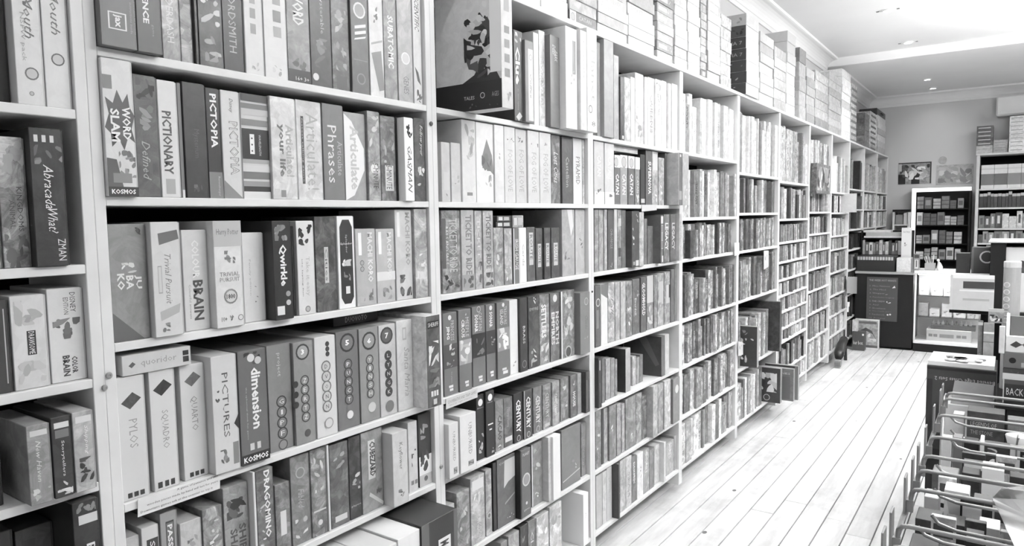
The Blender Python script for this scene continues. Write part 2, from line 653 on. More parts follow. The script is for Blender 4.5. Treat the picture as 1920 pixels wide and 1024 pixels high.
def shelf_unit(b):
    y0 = POST[b - 1] + .025
    y1 = POST[b] + .025
    root = empty('shelving_unit', (0, y0, 0))
    a = (lin(225), 0, rnd.random(), 0)

    def bd(name, *c, mat=SHELFMAT):
        mb = MB(); mb.box(*c, a, bevel=.0015)
        return mb.build(name, mat, root)
    bd('side_panel', -DEPTH, 0, y0, y0 + .0248, .05, TOPZ - .002)
    bd('side_panel', -DEPTH, 0, y1 - .0248, y1, .05, TOPZ - .002)
    bd('top_board', -DEPTH, .004, y0 - .0, y1, TOPZ, TOPZ + .022)
    for z in SH[b]:
        bd('shelf_board', -DEPTH, -.001, y0 + .025, y1 - .025, z - BT, z)
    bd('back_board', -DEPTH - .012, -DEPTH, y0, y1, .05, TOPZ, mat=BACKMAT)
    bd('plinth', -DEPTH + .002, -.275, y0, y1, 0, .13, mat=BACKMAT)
    which = ['', 'nearest white shelving bay, cut off by the photo edge', 'white shelving bay with party games, second in the long run',
             'white shelving bay, third from the near end, with a big boxed set on top shelf', 'white shelving bay, fourth from the near end, beside the bright floor'][b] if b < 5 else \
        'white shelving bay of the long wall run, ' + ORD[b] + ' from the near end'
    tag(root, which, 'shelving unit', 'white shelving bays along the wall')
    return root


for b in range(1, 13):
    shelf_unit(b)

# ------------------------------------------------------------------ game boxes
NBOX = 0


def game_box(x0, x1, y0, y1, z0, z1, tone, art, txt, label, deco='', seed=None, name='game_box', group=None, side=None, lid=True, topt=None, near=None, ntext=''):
    """a lidded cardboard game box: lid (the thing's mesh), tray, printed spine"""
    global NBOX
    NBOX += 1
    r = random.Random(NBOX * 7 + 3)
    sd = r.random() if seed is None else seed
    t = lin(tone)
    st = lin(side if side is not None else tone)
    org = ((x0 + x1) / 2, (y0 + y1) / 2, z0)
    mb = MB()
    w = y1 - y0
    h = z1 - z0
    lidy = y1 - min(.004, w * .09) if lid and h > w else y1
    mb.box(x0, x1, y0, lidy, z0, z1, (st, art * .6, sd, 0), front=(t, art, sd, txt), bevel=.0012 if name == 'game_box' else .0032,
           top=(lin(topt), 0, 0, 0) if topt is not None else None, near=(lin(near), art, sd, 0) if near is not None else None)
    o = mb.build(name, PRINT, origin=org)
    tag(o, label, 'game box', group)
    if lid and h > w:
        mb = MB()
        mb.box(x0 + .001, x1 - .0015, lidy - .003, y1 - .0002, z0 + .0006, z1 - .0015, (t * .72, art * .5, sd, 0), bevel=.0008)
        mb.build('box_tray', PRINT, o)
    if deco or ntext:
        mb = MB()
        g = .00012
        mb.quad([(x1 + g, y0 + .001, z0 + .001), (x1 + g, lidy - .001, z0 + .001), (x1 + g, lidy - .001, z1 - .001), (x1 + g, y0 + .001, z1 - .001)], (t, art, sd, txt), [(0, 0), (1, 0), (1, 1), (0, 1)])
        if ntext:
            mb.quad([(x0 + .001, y0 - g, z0 + .001), (x1, y0 - g, z0 + .001), (x1, y0 - g, z1 - .001), (x0 + .001, y0 - g, z1 - .001)], (lin(near if near is not None else tone), art, sd, 0))
        if deco:
            Spine(mb, (x1, y0 + .001, z0), (0, 1, 0), (0, 0, 1), w - .002, h, (1, 0, 0)).run(deco, r)
        if ntext:
            Spine(mb, (x0, y0, z0), (1, 0, 0), (0, 0, 1), x1 - x0, h, (0, -1, 0)).run(ntext, r)
        mb.build('box_print', PRINT, o)
    return o
ROWS = {}
# x0 x1 ytop tone art txt proud(cm) | look | print
ROWS[1, 1] = """
-60 -22 -120 215 0 0 0 | white party game box | t,Mouth,.6,.5,.95,.3,110
-22 14 -110 60 .1 0 -4 | dark box set back |
17 80 -130 214 .03 0 0 | white box with brushed lettering and a mouth drawing | T,Watch,.5,.60,.95,.26,95,.3 i,Mouth,.55,.40,.66,.34,105 t,NSFW_pack,.3,.26,.55,.2,160 o,.55,.19,.26,105,190 o,.5,.07,.09,90,180
82 142 -140 216 .03 0 0 | white box with brushed lettering beside the wide post | T,Watch,.45,.66,.98,.26,95,.3 i,Mouth,.5,.45,.74,.36,105 o,.52,.30,.27,100,195
"""
ROWS[1, 2] = """
-70 -2 262 110 .5 .2 0 | mid grey box with mottled art |
0 52 257 135 .55 0 0 | illustrated grey box with animals and trees | t,ANIMAL,.4,.30,.52,.2,80 t,KINGDOMS,.7,.28,.62,.2,75 b,.05,.0,.95,.26,9,90 b,.05,.72,.95,.97,8,165
53 124 241 58 .25 0 1 | dark box with pale script title and three small icons | i,Abracada,.5,.42,.74,.3,225 i,What?,.55,.24,.42,.3,225 t,ZMAN,.78,.04,.2,.24,215 r,.12,.90,.24,.95,210 r,.36,.90,.48,.95,210 r,.60,.90,.72,.95,210 b,.1,.74,.95,.88,7,120
"""
ROWS[1, 3] = """
-40 20 563 62 .05 0 0 | dark box with thin pale border line | r,.82,.1,.86,.9,170
23 90 553 206 .06 0 0 | pale box with faint line drawings and a dark zigzag badge | r,.4,.36,.66,.62,55 t,DRAWSOME,.53,.37,.61,.17,235 b,.08,.68,.9,.95,9,175 b,.08,.05,.9,.3,9,180
92 160 540 214 .03 0 0 | white quiz box, dark title and cluster of small toys | t,DISNEY,.7,.74,.95,.16,70 t,EDITION,.5,.72,.9,.14,80 T,COLOR,.66,.08,.26,.17,80 T,BRAIN,.42,.06,.28,.2,75 b,.1,.46,.9,.68,9,110
"""
ROWS[1, 4] = """
-40 4 850 70 .3 0 -3 | dark box in the shadowed corner |
53 97 795 140 .35 0 3 | grey small box with pale handwritten title | r,.12,.86,.88,.93,200 i,New_Haven,.45,.28,.8,.22,205 b,.1,.03,.9,.2,5,180
99 137 780 55 .2 0 3 | black small box with pale upright title | r,.12,.86,.88,.93,205 t,Storytellers,.5,.26,.7,.2,215 b,.1,.03,.9,.22,5,190 r,.15,.74,.85,.84,110
139 178 770 165 .25 0 3 | light grey small box with a dark picture low on it | r,.12,.86,.9,.94,210 i,Shipping,.6,.45,.82,.22,225 b,.2,.12,.9,.42,7,70
"""
ROWS[1, 5] = """
-40 30 1000 45 .2 0 -5 | dark flat box in shadow |
32 104 985 60 .3 0 -8 | dark box set far back |
112 190 938 45 .25 0 2 | shiny black box with serif capitals | r,.2,.80,.95,.88,200 t,RISKY,.62,.1,.62,.34,225 b,.1,.9,.9,.99,6,120
"""
ROWS[2, 0] = """
183 256 -60 112 0 0 2 | flat grey box with a rounded square logo and small print | r,.2,.22,.72,.44,225 r,.24,.235,.68,.425,112 T,jax,.46,.25,.41,.26,225 t,instructions_inside,.86,.2,.6,.07,170 t,board_game_for_everyone,.96,.2,.62,.06,160
257 303 -60 92 0 0 2 | dark grey box with white capitals | T,SEQUENCE,.35,.34,.98,.3,235 t,game,.62,.2,.34,.1,150
304 337 -50 165 .45 0 0 | cloudy light grey box with pale serif title | t,BALDERDASH,.45,.2,.9,.4,225
338 361 -50 150 .5 0 0 | streaky grey box |
362 371 -40 60 .2 0 0 | thin black box |
372 417 -40 75 .4 0 0 | dark detective game box with pale picture patches | b,.1,.45,.9,.9,7,200 b,.2,.06,.9,.35,6,150
418 456 -40 62 .1 0 0 | dark box with spaced pale capitals | t,WORDSMITH,.45,.2,.95,.36,180
457 493 -30 214 .03 0 0 | white box with a column of small grey icons | r,.3,.78,.6,.88,150 r,.3,.62,.6,.73,140 r,.3,.45,.6,.56,150 b,.3,.02,.7,.14,5,180
495 537 -30 218 .03 0 0 | white box with framed picture icons | r,.4,.78,.75,.89,150 r,.4,.6,.75,.72,120 r,.4,.44,.75,.55,165 b,.3,.03,.7,.14,5,190
538 580 -25 140 .3 0 0 | grey box with white rounded letters and dark foot | T,WORD,.5,.6,.95,.5,220 r,0,0,1,.14,55 h,16+_3+,.3,.9,.05,220,.04 b,.1,.14,.9,.26,6,90
581 620 -20 68 .18 0 0 | dark box with thin title and a curling creature | t,Mysterable,.55,.55,.98,.22,190 b,.15,.2,.8,.5,7,110 c,.2,.1,.14,215
621 654 -20 100 .45 0 0 | dark grey box with castle picture | b,.2,.5,.9,.8,6,170 b,.2,.2,.8,.5,5,150 r,.2,.02,.8,.15,80
656 690 -15 95 .1 0 0 | dark grey box with oval emblem and slanted white bars | o,.5,.82,.35,225,150 p,235,.15,.52,.8,.56,.85,.58,.2,.54 p,235,.2,.57,.85,.61,.85,.64,.2,.6 p,235,.2,.63,.85,.67,.85,.7,.2,.66 r,.1,.33,.9,.335,150 o,.5,.15,.25,140,90
692 718 -10 214 .08 0 0 | white box with dark slanted diagram | b,.3,.72,.7,.98,5,110 p,130,.1,.42,.8,.46,.98,.08,.6,.06 p,160,.1,.5,.9,.55,.9,.57,.1,.52
719 743 -10 140 .3 0 0 | grey box with bold white outlined name | T,SUBATOMIC,.5,.3,.8,.45,230
744 772 -5 172 .15 0 0 | light grey box with round fruit shape | o,.5,.42,.3,225,200 t,GENES,.5,.08,.25,.35,110
774 794 -5 215 .05 0 0 | white box with thin italic capitals and a pencil | i,SCIENTIFIC,.45,.68,1,.5,70 p,90,.1,.35,.5,.3,.8,.18,.4,.22 b,.2,.02,.9,.14,5,90
"""
ROWS[2, 1] = """
186 253 104 212 .05 0 1 | white box with dark ink splat and white block capitals | p,88,.2,.36,.45,.42,.6,.34,.75,.44,.98,.4,.88,.5,1,.6,.85,.66,.8,.76,.62,.69,.45,.78,.3,.68,.05,.72,.15,.6,.0,.5,.18,.46 r,0,.78,.3,.88,120 T,WORD,.72,.42,.66,.28,235 T,SLAM,.34,.40,.64,.30,235 b,.4,.14,.95,.34,14,120 p,90,0,.07,.5,.07,.32,.27,0,.28 r,.18,.1,.8,.17,130 r,0,0,1,.07,60 H,KOSMOS,.1,.9,.035,240,.036
254 298 142 92 .25 0 0 | dark grey box with faint script | i,Defined,.4,.14,.46,.34,165 b,.1,.8,.9,.98,8,60 b,.2,.5,.9,.76,6,130
299 335 152 216 .02 0 0 | white box with dark uneven capitals | T,PICTIONARY,.4,.2,.74,.5,80 r,.2,.03,.7,.16,165
336 343 156 120 0 0 0 | thin grey box | r,.2,.0,.9,.07,225
344 388 156 62 .1 0 0 | near black box with faint embossed title | t,Mysterium,.5,.35,.6,.3,85 b,.3,.03,.7,.12,4,85
389 415 166 58 .04 0 0 | black box with white serif capitals and grey foot | T,PICTOPIA,.5,.46,.95,.5,235 r,0,0,1,.24,120 t,Ravensburger,.7,.02,.2,.2,190
416 452 171 208 .03 0 0 | pale box with thin outlined capitals and folded corner | T,PICTOPIA,.6,.22,.72,.5,115 t,PICTOPIA,.6,.225,.715,.4,205 i,Disney,.5,.8,.93,.25,80 p,130,0,0,1,0,0,.17
453 504 178 200 0 0 0 | box striped in bands of grey with a black square centre | r,0,0,1,.07,215 r,0,.07,1,.12,60 r,0,.12,1,.17,140 r,0,.19,1,.26,105 r,0,.26,1,.32,205 r,0,.34,1,.38,160 r,0,.38,1,.67,45 r,.28,.43,.45,.62,235 c,.36,.46,.03,60 c,.36,.52,.03,60 c,.36,.58,.03,60 t,WAVELENGTH,.65,.42,.62,.08,210 r,0,.7,1,.76,120 r,0,.8,1,.86,185 r,0,.86,1,.91,110 r,0,.93,1,1,60
505 556 183 210 .18 0 0 | cloudy pale box with two overlapping grey titles | T,your_life,.38,.22,.74,.3,105 T,Articulate!,.72,.22,.74,.34,170 r,.3,.02,.5,.09,130
557 604 190 205 .16 0 0 | pale cloudy box with tall grey title and dark strip | t,Articulate!,.6,.1,.88,.48,165 r,.16,.16,.27,.84,70 t,fastest_talking_game,.21,.18,.82,.06,190
605 645 196 112 .06 0 0 | grey box with large pale serif title | t,Phrases,.42,.18,.78,.42,222 t,Articulate,.78,.26,.62,.24,180
646 686 212 150 .1 0 0 | grey box with a white burst badge | p,235,0,0,.0,.98,.35,.9,.9,.6,.9,.35,.4,.06 T,Articulate,.45,.12,.85,.4,190
687 713 209 145 .4 0 0 | grey illustrated card game box with pale round number | c,.45,.36,.3,225 t,5-MINUTE,.55,.14,.42,.42,55 b,.1,.6,.9,.95,5,190
714 742 218 105 .5 0 0 | dark comic box with pale label low down | r,.25,.12,.8,.42,215 t,5-MINUTE,.5,.14,.42,.36,60 b,.1,.45,.9,.9,7,150
743 746 220 38 0 0 0 | very thin black box |
747 776 220 246 0 0 1 | bright white box with face sketch and wavy letters | b,.2,.76,.85,.92,6,25 i,GASMAN,.5,.1,.66,.45,90 o,.3,.42,.12,110,220
777 804 223 70 .45 0 0 | dark box with pale looping title and white scraps | i,Follow_your,.6,.55,.92,.3,215 b,.1,.1,.9,.42,6,205
"""
ROWS[2, 2] = """
207 278 420 135 .12 0 0 | grey patterned box with white stacked letters and dark corner | b,.3,.58,.8,.67,6,220 T,JU,.72,.44,.56,.2,225 T,BA,.5,.44,.56,.2,225 T,KO,.26,.44,.58,.2,225 p,95,0,0,.82,0,0,.25 F,Ravensburger,.05,.06,.0,235,.01 b,.4,.9,.85,.97,5,70
279 341 416 205 .03 0 1 | pale trivia box with script title and tilted card pictures | i,Trivial_Pursuit,.52,.28,.72,.22,130 r,.16,.38,.3,.62,160 r,.18,.39,.28,.61,200 p,100,.25,.8,.95,.85,.9,.93,.22,.9 p,170,.2,.14,.85,.2,.9,.28,.18,.22 b,.1,.04,.5,.12,5,110
344 391 431 208 .03 0 0 | white quiz box with half pale half dark bold title | T,COLOUR,.5,.52,.9,.3,238 T,BRAIN,.55,.1,.5,.4,80 t,Colourful_answers,.22,.12,.46,.09,140
392 455 414 214 .05 0 1 | white trivia box with round badge and small capitals at top | r,0,.76,1,1,178 h,Harry_Potter,.1,.9,.89,110,.07 b,.35,.6,.75,.72,5,120 h,TRIVIAL,.15,.88,.5,120,.04 h,PURSUIT,.15,.88,.45,120,.04 o,.52,.29,.25,120,200 H,1800,.36,.68,.29,70,.05 h,10+,.15,.35,.08,70,.045 b,.45,.06,.65,.11,4,120 o,.85,.08,.1,110,210
456 496 436 218 .03 0 0 | plain white box | t,Family_edition,.3,.3,.7,.1,170 b,.5,.2,.65,.4,3,130
499 548 414 45 .1 0 2 | shiny black box with plump white lowercase title | T,Qwirkle,.5,.34,.76,.42,235 b,.1,.8,.9,.96,8,130 c,.72,.26,.13,150 c,.72,.17,.13,190 r,.1,.05,.5,.14,220
549 552 424 60 0 0 0 | thin black box |
553 590 414 216 .03 0 0 | white box with cluster of black hexagons on top | b,.1,.74,.9,.96,10,45 t,Take_it_easy,.55,.2,.62,.28,180 t,tile_laying_fun,.25,.2,.6,.08,100 o,.5,.06,.15,90,180
592 631 406 75 .5 0 0 | dark box with blurred grey artwork | r,.4,.3,.6,.68,190 t,Cities,.5,.32,.66,.14,90
634 665 405 238 0 0 0 | white framed box with dark oval portrait | p,50,.12,.12,.3,.05,.7,.05,.88,.12,.88,.88,.7,.96,.3,.96,.12,.88 t,Splendor,.5,.6,.8,.12,200 h,Splendor,.15,.85,.7,230,.03 b,.2,.46,.8,.58,6,210 r,.4,.16,.65,.24,225 b,.3,.3,.7,.4,4,130
668 705 429 172 .06 0 0 | light grey city building box with white pill label | r,.12,.66,.28,.95,245 T,MACHI_KORO,.7,.3,.95,.26,228 o,.28,.56,.1,80,160 o,.28,.48,.1,80,160 b,.3,.06,.8,.26,7,120
706 740 429 178 .06 0 0 | light grey box twin with white pill label and pale band | r,.12,.66,.28,.96,245 T,MACHI_KORO,.7,.3,.95,.26,228 r,0,.3,1,.42,222 b,.3,.04,.8,.24,7,130
742 773 393 200 .05 0 0 | taller pale box with white pill label and dark house | r,.1,.7,.26,.97,240 T,MACHI_KORO,.72,.38,.97,.28,160 b,.2,.04,.9,.28,8,85
775 805 392 160 .4 0 0 | light grey landscape box | b,.3,.35,.8,.5,4,225
"""
ROWS[2, 3] = """
221 276 704 208 .01 0 0 | pale wooden game box with dark rhombus and thin lowercase name | d,.5,.8,.36,70 t,PYLOS,.52,.42,.65,.3,150 r,.2,.02,.36,.06,60 r,.42,.02,.58,.06,60 r,.64,.02,.8,.06,60
284 332 692 210 .01 0 0 | pale wooden game box, thin squared name, rhombus board picture | d,.5,.85,.38,60 t,SQUADRO,.52,.34,.66,.3,150 r,.12,.02,.3,.07,60 r,.4,.02,.56,.07,60 r,.64,.02,.8,.07,60
341 387 682 211 .01 0 0 | pale wooden game box with small grey rhombus and round letters | d,.5,.87,.34,100 t,QUARTO,.5,.42,.72,.3,145 r,.2,.02,.36,.06,60 r,.42,.02,.58,.06,60 r,.64,.02,.8,.06,60
392 447 666 203 .02 0 1 | pale box with thin capital letters and dark side tab | t,PICTURES,.5,.3,.85,.24,90 b,.1,.6,.3,.72,4,90 r,.72,.05,.95,.24,120 p,60,.8,.4,1,.34,1,.48 b,.2,.03,.6,.2,5,110
449 502 655 96 .03 0 1 | dark grey box with white lowercase name and marbles on top | T,dimension,.6,.3,.84,.34,235 t,the_spherical_think_fun_game,.24,.22,.68,.06,180 b,.2,.87,.8,.98,6,60 c,.45,.93,.13,205 c,.7,.9,.12,190 r,0,0,1,.09,45 H,KOSMOS,.06,.94,.045,240,.05 r,.3,.12,.45,.18,200 r,.55,.12,.68,.18,200
503 548 645 122 .05 0 0 | grey abstract strategy box with four ringed letters | o,.52,.46,.22,50,115 o,.52,.36,.22,50,115 o,.52,.26,.22,50,115 o,.52,.16,.22,50,115 h,G,.42,.62,.46,210,.045 h,I,.48,.56,.36,210,.045 h,P,.43,.61,.26,210,.045 h,F,.44,.6,.16,210,.045 o,.52,.05,.2,70,130 t,project,.45,.7,.92,.18,190
550 590 640 132 .05 0 0 | grey box with ringed number three above ringed letters | o,.45,.9,.34,60,150 H,3,.37,.53,.9,235,.05 o,.5,.62,.22,60,132 o,.5,.53,.22,60,132 o,.5,.44,.22,60,132 o,.5,.35,.22,60,132 o,.5,.26,.22,60,132 h,Z,.42,.58,.62,225,.04 h,E,.42,.58,.53,225,.04 h,R,.42,.58,.44,225,.04 h,T,.42,.58,.35,225,.04 h,Z,.42,.58,.26,225,.04 c,.55,.1,.16,80 c,.03,.6,.14,50 c,.03,.5,.14,50 c,.03,.4,.14,50
592 631 630 208 .02 0 0 | white box with grey ringed letters and cross at the foot | c,.6,.92,.1,70 c,.6,.87,.1,70 c,.6,.82,.1,70 o,.5,.7,.23,110,190 o,.5,.6,.23,110,190 o,.5,.5,.23,110,190 o,.5,.4,.23,110,190 o,.5,.3,.23,110,190 h,D,.43,.57,.7,80,.04 h,V,.43,.57,.6,80,.04 h,O,.43,.57,.5,80,.04 h,N,.43,.57,.4,80,.04 h,N,.43,.57,.3,80,.04 o,.55,.13,.22,150,205
632 673 620 104 .04 0 0 | dark grey box with ringed number five and white dot | o,.5,.88,.34,50,110 H,5,.41,.59,.88,235,.055 o,.5,.66,.2,55,104 o,.5,.57,.2,55,104 o,.5,.48,.2,55,104 o,.5,.39,.2,55,104 o,.5,.3,.2,55,104 h,P,.43,.57,.66,225,.04 h,U,.43,.57,.57,225,.04 h,N,.43,.57,.48,225,.04 h,C,.43,.57,.39,225,.04 h,T,.43,.57,.3,225,.04 c,.52,.14,.15,215
675 711 614 134 .04 0 0 | grey box with ringed number six and pale dot | o,.5,.86,.36,55,140 H,6,.4,.6,.86,235,.055 o,.5,.66,.2,60,134 o,.5,.57,.2,60,134 o,.5,.48,.2,60,134 o,.5,.39,.2,60,134 o,.5,.3,.2,60,134 h,Y,.42,.58,.66,215,.04 h,I,.46,.54,.57,215,.04 h,N,.42,.58,.48,215,.04 h,S,.42,.58,.39,215,.04 h,H,.42,.58,.3,215,.04 c,.55,.15,.2,200
712 743 608 186 .06 0 0 | light grey box with ringed number seven and dark disks | o,.45,.88,.38,60,90 H,7,.35,.55,.88,235,.06 c,.5,.66,.22,65 c,.5,.56,.22,65 c,.5,.46,.22,65 c,.5,.36,.22,65 c,.5,.26,.22,65 h,L,.44,.58,.66,215,.04 h,Y,.42,.58,.56,215,.04 h,N,.42,.58,.46,215,.04 h,G,.42,.58,.36,215,.04 h,K,.42,.58,.26,215,.04 c,.52,.1,.26,110
745 774 600 212 .08 0 0 | white box with pale curling script | i,Santa_Maria,.6,.15,.7,.34,165 r,.35,.78,.6,.92,180 r,.4,.8,.55,.9,210
788 826 592 75 .3 0 4.5 | dark market game box jutting forward, grinning creature | b,.1,.25,.9,.45,7,60 r,.1,.86,.9,.94,40 t,x,.5,.5,.51,.05,200 h,SHERIFF,.14,.86,.9,225,.045 b,.15,.42,.85,.72,8,215 b,.1,.22,.9,.42,7,120 r,.25,.12,.4,.18,220 r,.45,.12,.58,.18,220 r,.63,.12,.76,.18,220 r,.4,.03,.65,.09,190
"""
ROWS[2, 4] = """
237 265 1005 165 .1 0 0 | light grey box, top just in view |
269 301 985 203 0 0 0 | pale box with dark square label | r,.25,.35,.95,.85,60 t,SUSHI,.6,.4,.82,.3,235
304 336 958 150 .05 0 0 | grey box with dark upright label panel | r,.28,.05,.78,.9,60 r,.32,.06,.74,.88,105 T,PASS_THE_PIGS,.53,.1,.86,.3,225
340 380 975 185 .12 0 0 | light grey box with pale picture | b,.3,.45,.8,.8,6,150 b,.3,.6,.7,.75,3,110
382 419 950 135 .5 0 0 | box with patchy cartoon art | b,.3,.2,.8,.9,9,205
421 468 908 142 .25 0 0 | grey box with dark shell picture and brushed capitals | b,.1,.62,.9,.85,8,70 T,SHIP,.7,.25,.55,.3,80 T,SHAPE,.35,.12,.52,.3,80
471 475 882 215 0 0 1 | thin white box edge |
476 515 878 95 .5 0 1 | dark fantasy box with bold pale title | T,DRAGOMINO,.6,.28,.98,.34,230 b,.1,.1,.45,.7,6,190
517 545 905 110 .5 0 0 | dark grey art box, lower than its neighbours | r,.3,.25,.7,.6,210
546 582 852 118 .3 0 0 | grey box with large pale swirl near the foot | b,.15,.05,.8,.4,4,190 i,Fabled,.5,.4,.62,.3,165 o,.5,.8,.25,160,118
583 613 840 120 .55 0 0 | mottled grey box with looping cloud outline | b,.2,.5,.8,.95,5,180 r,.1,.28,.9,.3,190 c,.5,.15,.15,200
615 618 834 215 0 0 0 | thin white box |
619 654 830 92 .4 0 0 | dark grey forest art box with light foot label | r,.2,.06,.85,.13,200 b,.2,.7,.8,.95,4,140
655 677 818 62 .35 0 0 | black box with pale burst | b,.2,.35,.9,.55,5,175 h,players,.1,.9,.16,200,.03
678 718 806 130 .2 0 0 | grey striped box with upright white title strip | r,.3,.4,.62,.88,205 T,CUBEZARD,.5,.43,.86,.26,60 p,190,.3,.2,.95,.02,.98,.06,.35,.24 b,.65,.15,.95,.4,4,90
737 765 809 196 .06 0 3 | pale box jutting forward with thin serif title | t,Keyflower,.5,.48,.85,.3,110 b,.3,.1,.7,.25,5,120
766 783 790 200 .06 0 0 | pale box with a small bird drawing | b,.3,.35,.8,.6,4,90 r,.2,.1,.5,.16,120 r,.6,.1,.9,.16,120
785 812 774 52 .1 0 0 | box with black top and white lower half | r,0,0,1,.42,235 b,.15,.45,.85,.9,5,150 b,.1,.2,.9,.5,5,60 r,0,0,1,.16,180 c,.5,.1,.15,90
"""
ROWS[2, 5] = """
600 654 1075 205 .03 0 12 | light topped box, low at the photo foot |
655 700 1052 205 .03 0 12 | light topped box pulled far forward |
701 747 1028 214 .02 0 12 | white topped box with crisp dark seam | b,.3,.4,.8,.8,5,150
748 789 1001 236 .02 0 12 | bright white box pressed against the big black box | b,.3,.4,.7,.7,4,120
790 858 970 50 .02 0 12.5 | big black box pulled forward, white framed logo on top | r,0,0,.2,1,85 r,.45,.1,.8,.72,225 T,MONOPOLY,.62,.14,.68,.26,60 r,.9,0,1,1,90
"""
ROWS[3, 0] = """
964 980 58 60 .1 0 1 | black detective game box with chunky white title | T,Clue,.4,.4,.82,.5,240 t,the_classic_mystery,.4,.12,.36,.14,150 d,.5,.05,.35,200 b,.1,.86,.9,.98,4,170
982 1000 76 115 .05 0 2 | grey box with pale framed label strip | r,.35,.02,.95,.9,205 i,Coffee,.65,.3,.6,.2,120 o,.65,.8,.2,150,205
1001 1010 62 215 .05 0 0 | narrow pale box set back | 
1011 1022 58 205 .2 -.25 0 | light grey box with dotted title |
1023 1049 66 110 .05 0 1 | dark grey box with scratched pale title | i,DEEP,.4,.78,.9,.3,200 i,PARK,.6,.72,.84,.3,200
1050 1082 50 238 .03 0 4 | bright white box with grey figure strip | p,140,.55,.55,.85,.55,.85,.88,.55,.88 b,.4,.4,.8,.58,5,150
1084 1100 57 205 .08 0 5.5 | pale grey box before the post | t,Family,.5,.5,.9,.14,160
1101 1119 55 216 .08 -.1 5.5 | pale box covering the post, round badge low down | o,.3,.22,.2,110,200 t,Planet,.6,.3,.8,.4,165 h,8,.4,.8,.08,120,.05
"""
ROWS[3, 1] = """
828 844 267 190 .05 0 0 | short light grey box beside the post | r,.2,.2,.8,.5,200 b,.3,.05,.6,.15,2,120
846 864 268 192 .05 0 0 | short light grey box with faint scribble | b,.3,.3,.8,.45,3,160
866 892 222 214 .04 0 0 | tall white box with grey face art at top | b,.1,.52,.9,.95,8,165 r,.3,.08,.7,.12,130
893 925 226 232 .03 0 0 | white box with dark smoky plume | p,120,.3,.55,.6,.8,.9,.6,1,.35,.7,.42 b,.3,.4,1,.62,9,110 b,.5,.2,1,.35,4,170
927 945 230 222 .05 0 0 | white box with small mark | b,.4,.55,.7,.65,2,150
946 966 236 212 .04 0 0 | pale box with faint capitals and a dark smudge on top | t,FOG_OF_LOVE,.5,.15,.7,.42,175 b,.2,.8,.9,.86,4,110
967 987 239 200 .04 0 0 | grey-white romance box with faint capitals | t,FOG_OF_LOVE,.5,.15,.72,.42,160 b,.2,.82,.9,.9,4,110
988 1011 243 208 .04 0 0 | pale romance box, smudge lower than its twin | t,FOG_OF_LOVE,.5,.15,.7,.4,165 b,.2,.78,.9,.84,4,110
1012 1033 247 205 .04 0 0 | pale romance box, last of its four | t,FOG_OF_LOVE,.5,.15,.7,.42,165 b,.2,.82,.8,.86,3,120
1034 1050 250 105 .5 0 0 | dark grey box with curly white letters | i,Lost_Cities,.5,.3,.75,.5,215
1054 1073 257 82 .15 0 0 | dark box with faint serif title | t,Castellion,.5,.25,.7,.3,180
1075 1091 257 222 .03 0 0 | white box with dark spaced capitals | t,PYRAMID,.5,.3,.72,.45,110
1092 1103 259 180 .3 -.2 0 | narrow grey patterned box |
"""
ROWS[3, 2] = """
829 863 394 125 .5 0 0 | rail game box with dark art and pale edging | t,TICKET_TO_RIDE,.6,.25,.9,.42,185 t,RAILS_AND_SAILS,.25,.35,.8,.16,210 b,.05,.04,.9,.22,8,60 r,0,.3,.2,.9,80
865 889 394 172 .12 0 0 | light grey rail game box with bold dark title | T,TICKET_TO_RIDE,.55,.2,.94,.5,120 r,0,0,1,.2,150 b,.1,.03,.9,.18,6,90
890 904 395 160 .25 0 0 | narrow grey rail game box | t,TICKET,.5,.4,.9,.4,205 b,.1,.05,.9,.35,7,100
905 925 395 166 .25 0 0 | light grey rail game box, dark picture at the foot | T,TICKET_TO_RIDE,.5,.25,.94,.5,105 b,.1,.03,.9,.2,6,90
926 944 427 140 .4 0 0 | low grey box | b,.2,.3,.8,.9,5,190
946 960 428 160 .45 0 0 | low patterned grey box | b,.2,.05,.8,.5,5,210
962 974 428 105 .02 0 0 | low dark box with white border and capitals | r,0,0,.12,1,235 r,.88,0,1,1,235 t,IRISH_GAUGE,.5,.25,.8,.5,225
975 987 427 240 .02 0 0 | low bright white box | t,Cards,.5,.3,.7,.3,180
988 1003 426 85 .25 0 0 | dark escape game box with tall pale label | r,.25,.3,.75,.9,190 t,ROUTE,.5,.4,.86,.36,70
1004 1017 428 75 .25 0 0 | dark escape game box with short pale label | r,.25,.25,.75,.7,190 t,ROUTE,.5,.32,.66,.36,70
1018 1032 427 72 .3 0 0 | dark escape game box in mid row | r,.25,.25,.75,.7,190 t,ROUTE,.5,.32,.66,.36,70
1034 1049 427 78 .3 0 0 | dark escape game box, last of its set | r,.25,.25,.75,.7,195 t,ROUTE,.5,.32,.66,.36,70
1054 1077 393 165 .12 0 0 | tall light grey box with pale slash | p,215,.4,1,.7,.6,.9,.75,.8,1 b,.1,.25,.6,.4,3,120
1079 1101 391 182 .08 0 0 | tall light grey box with a small bird | b,.4,.4,.75,.6,4,90 t,Wings,.5,.65,.8,.2,210
"""
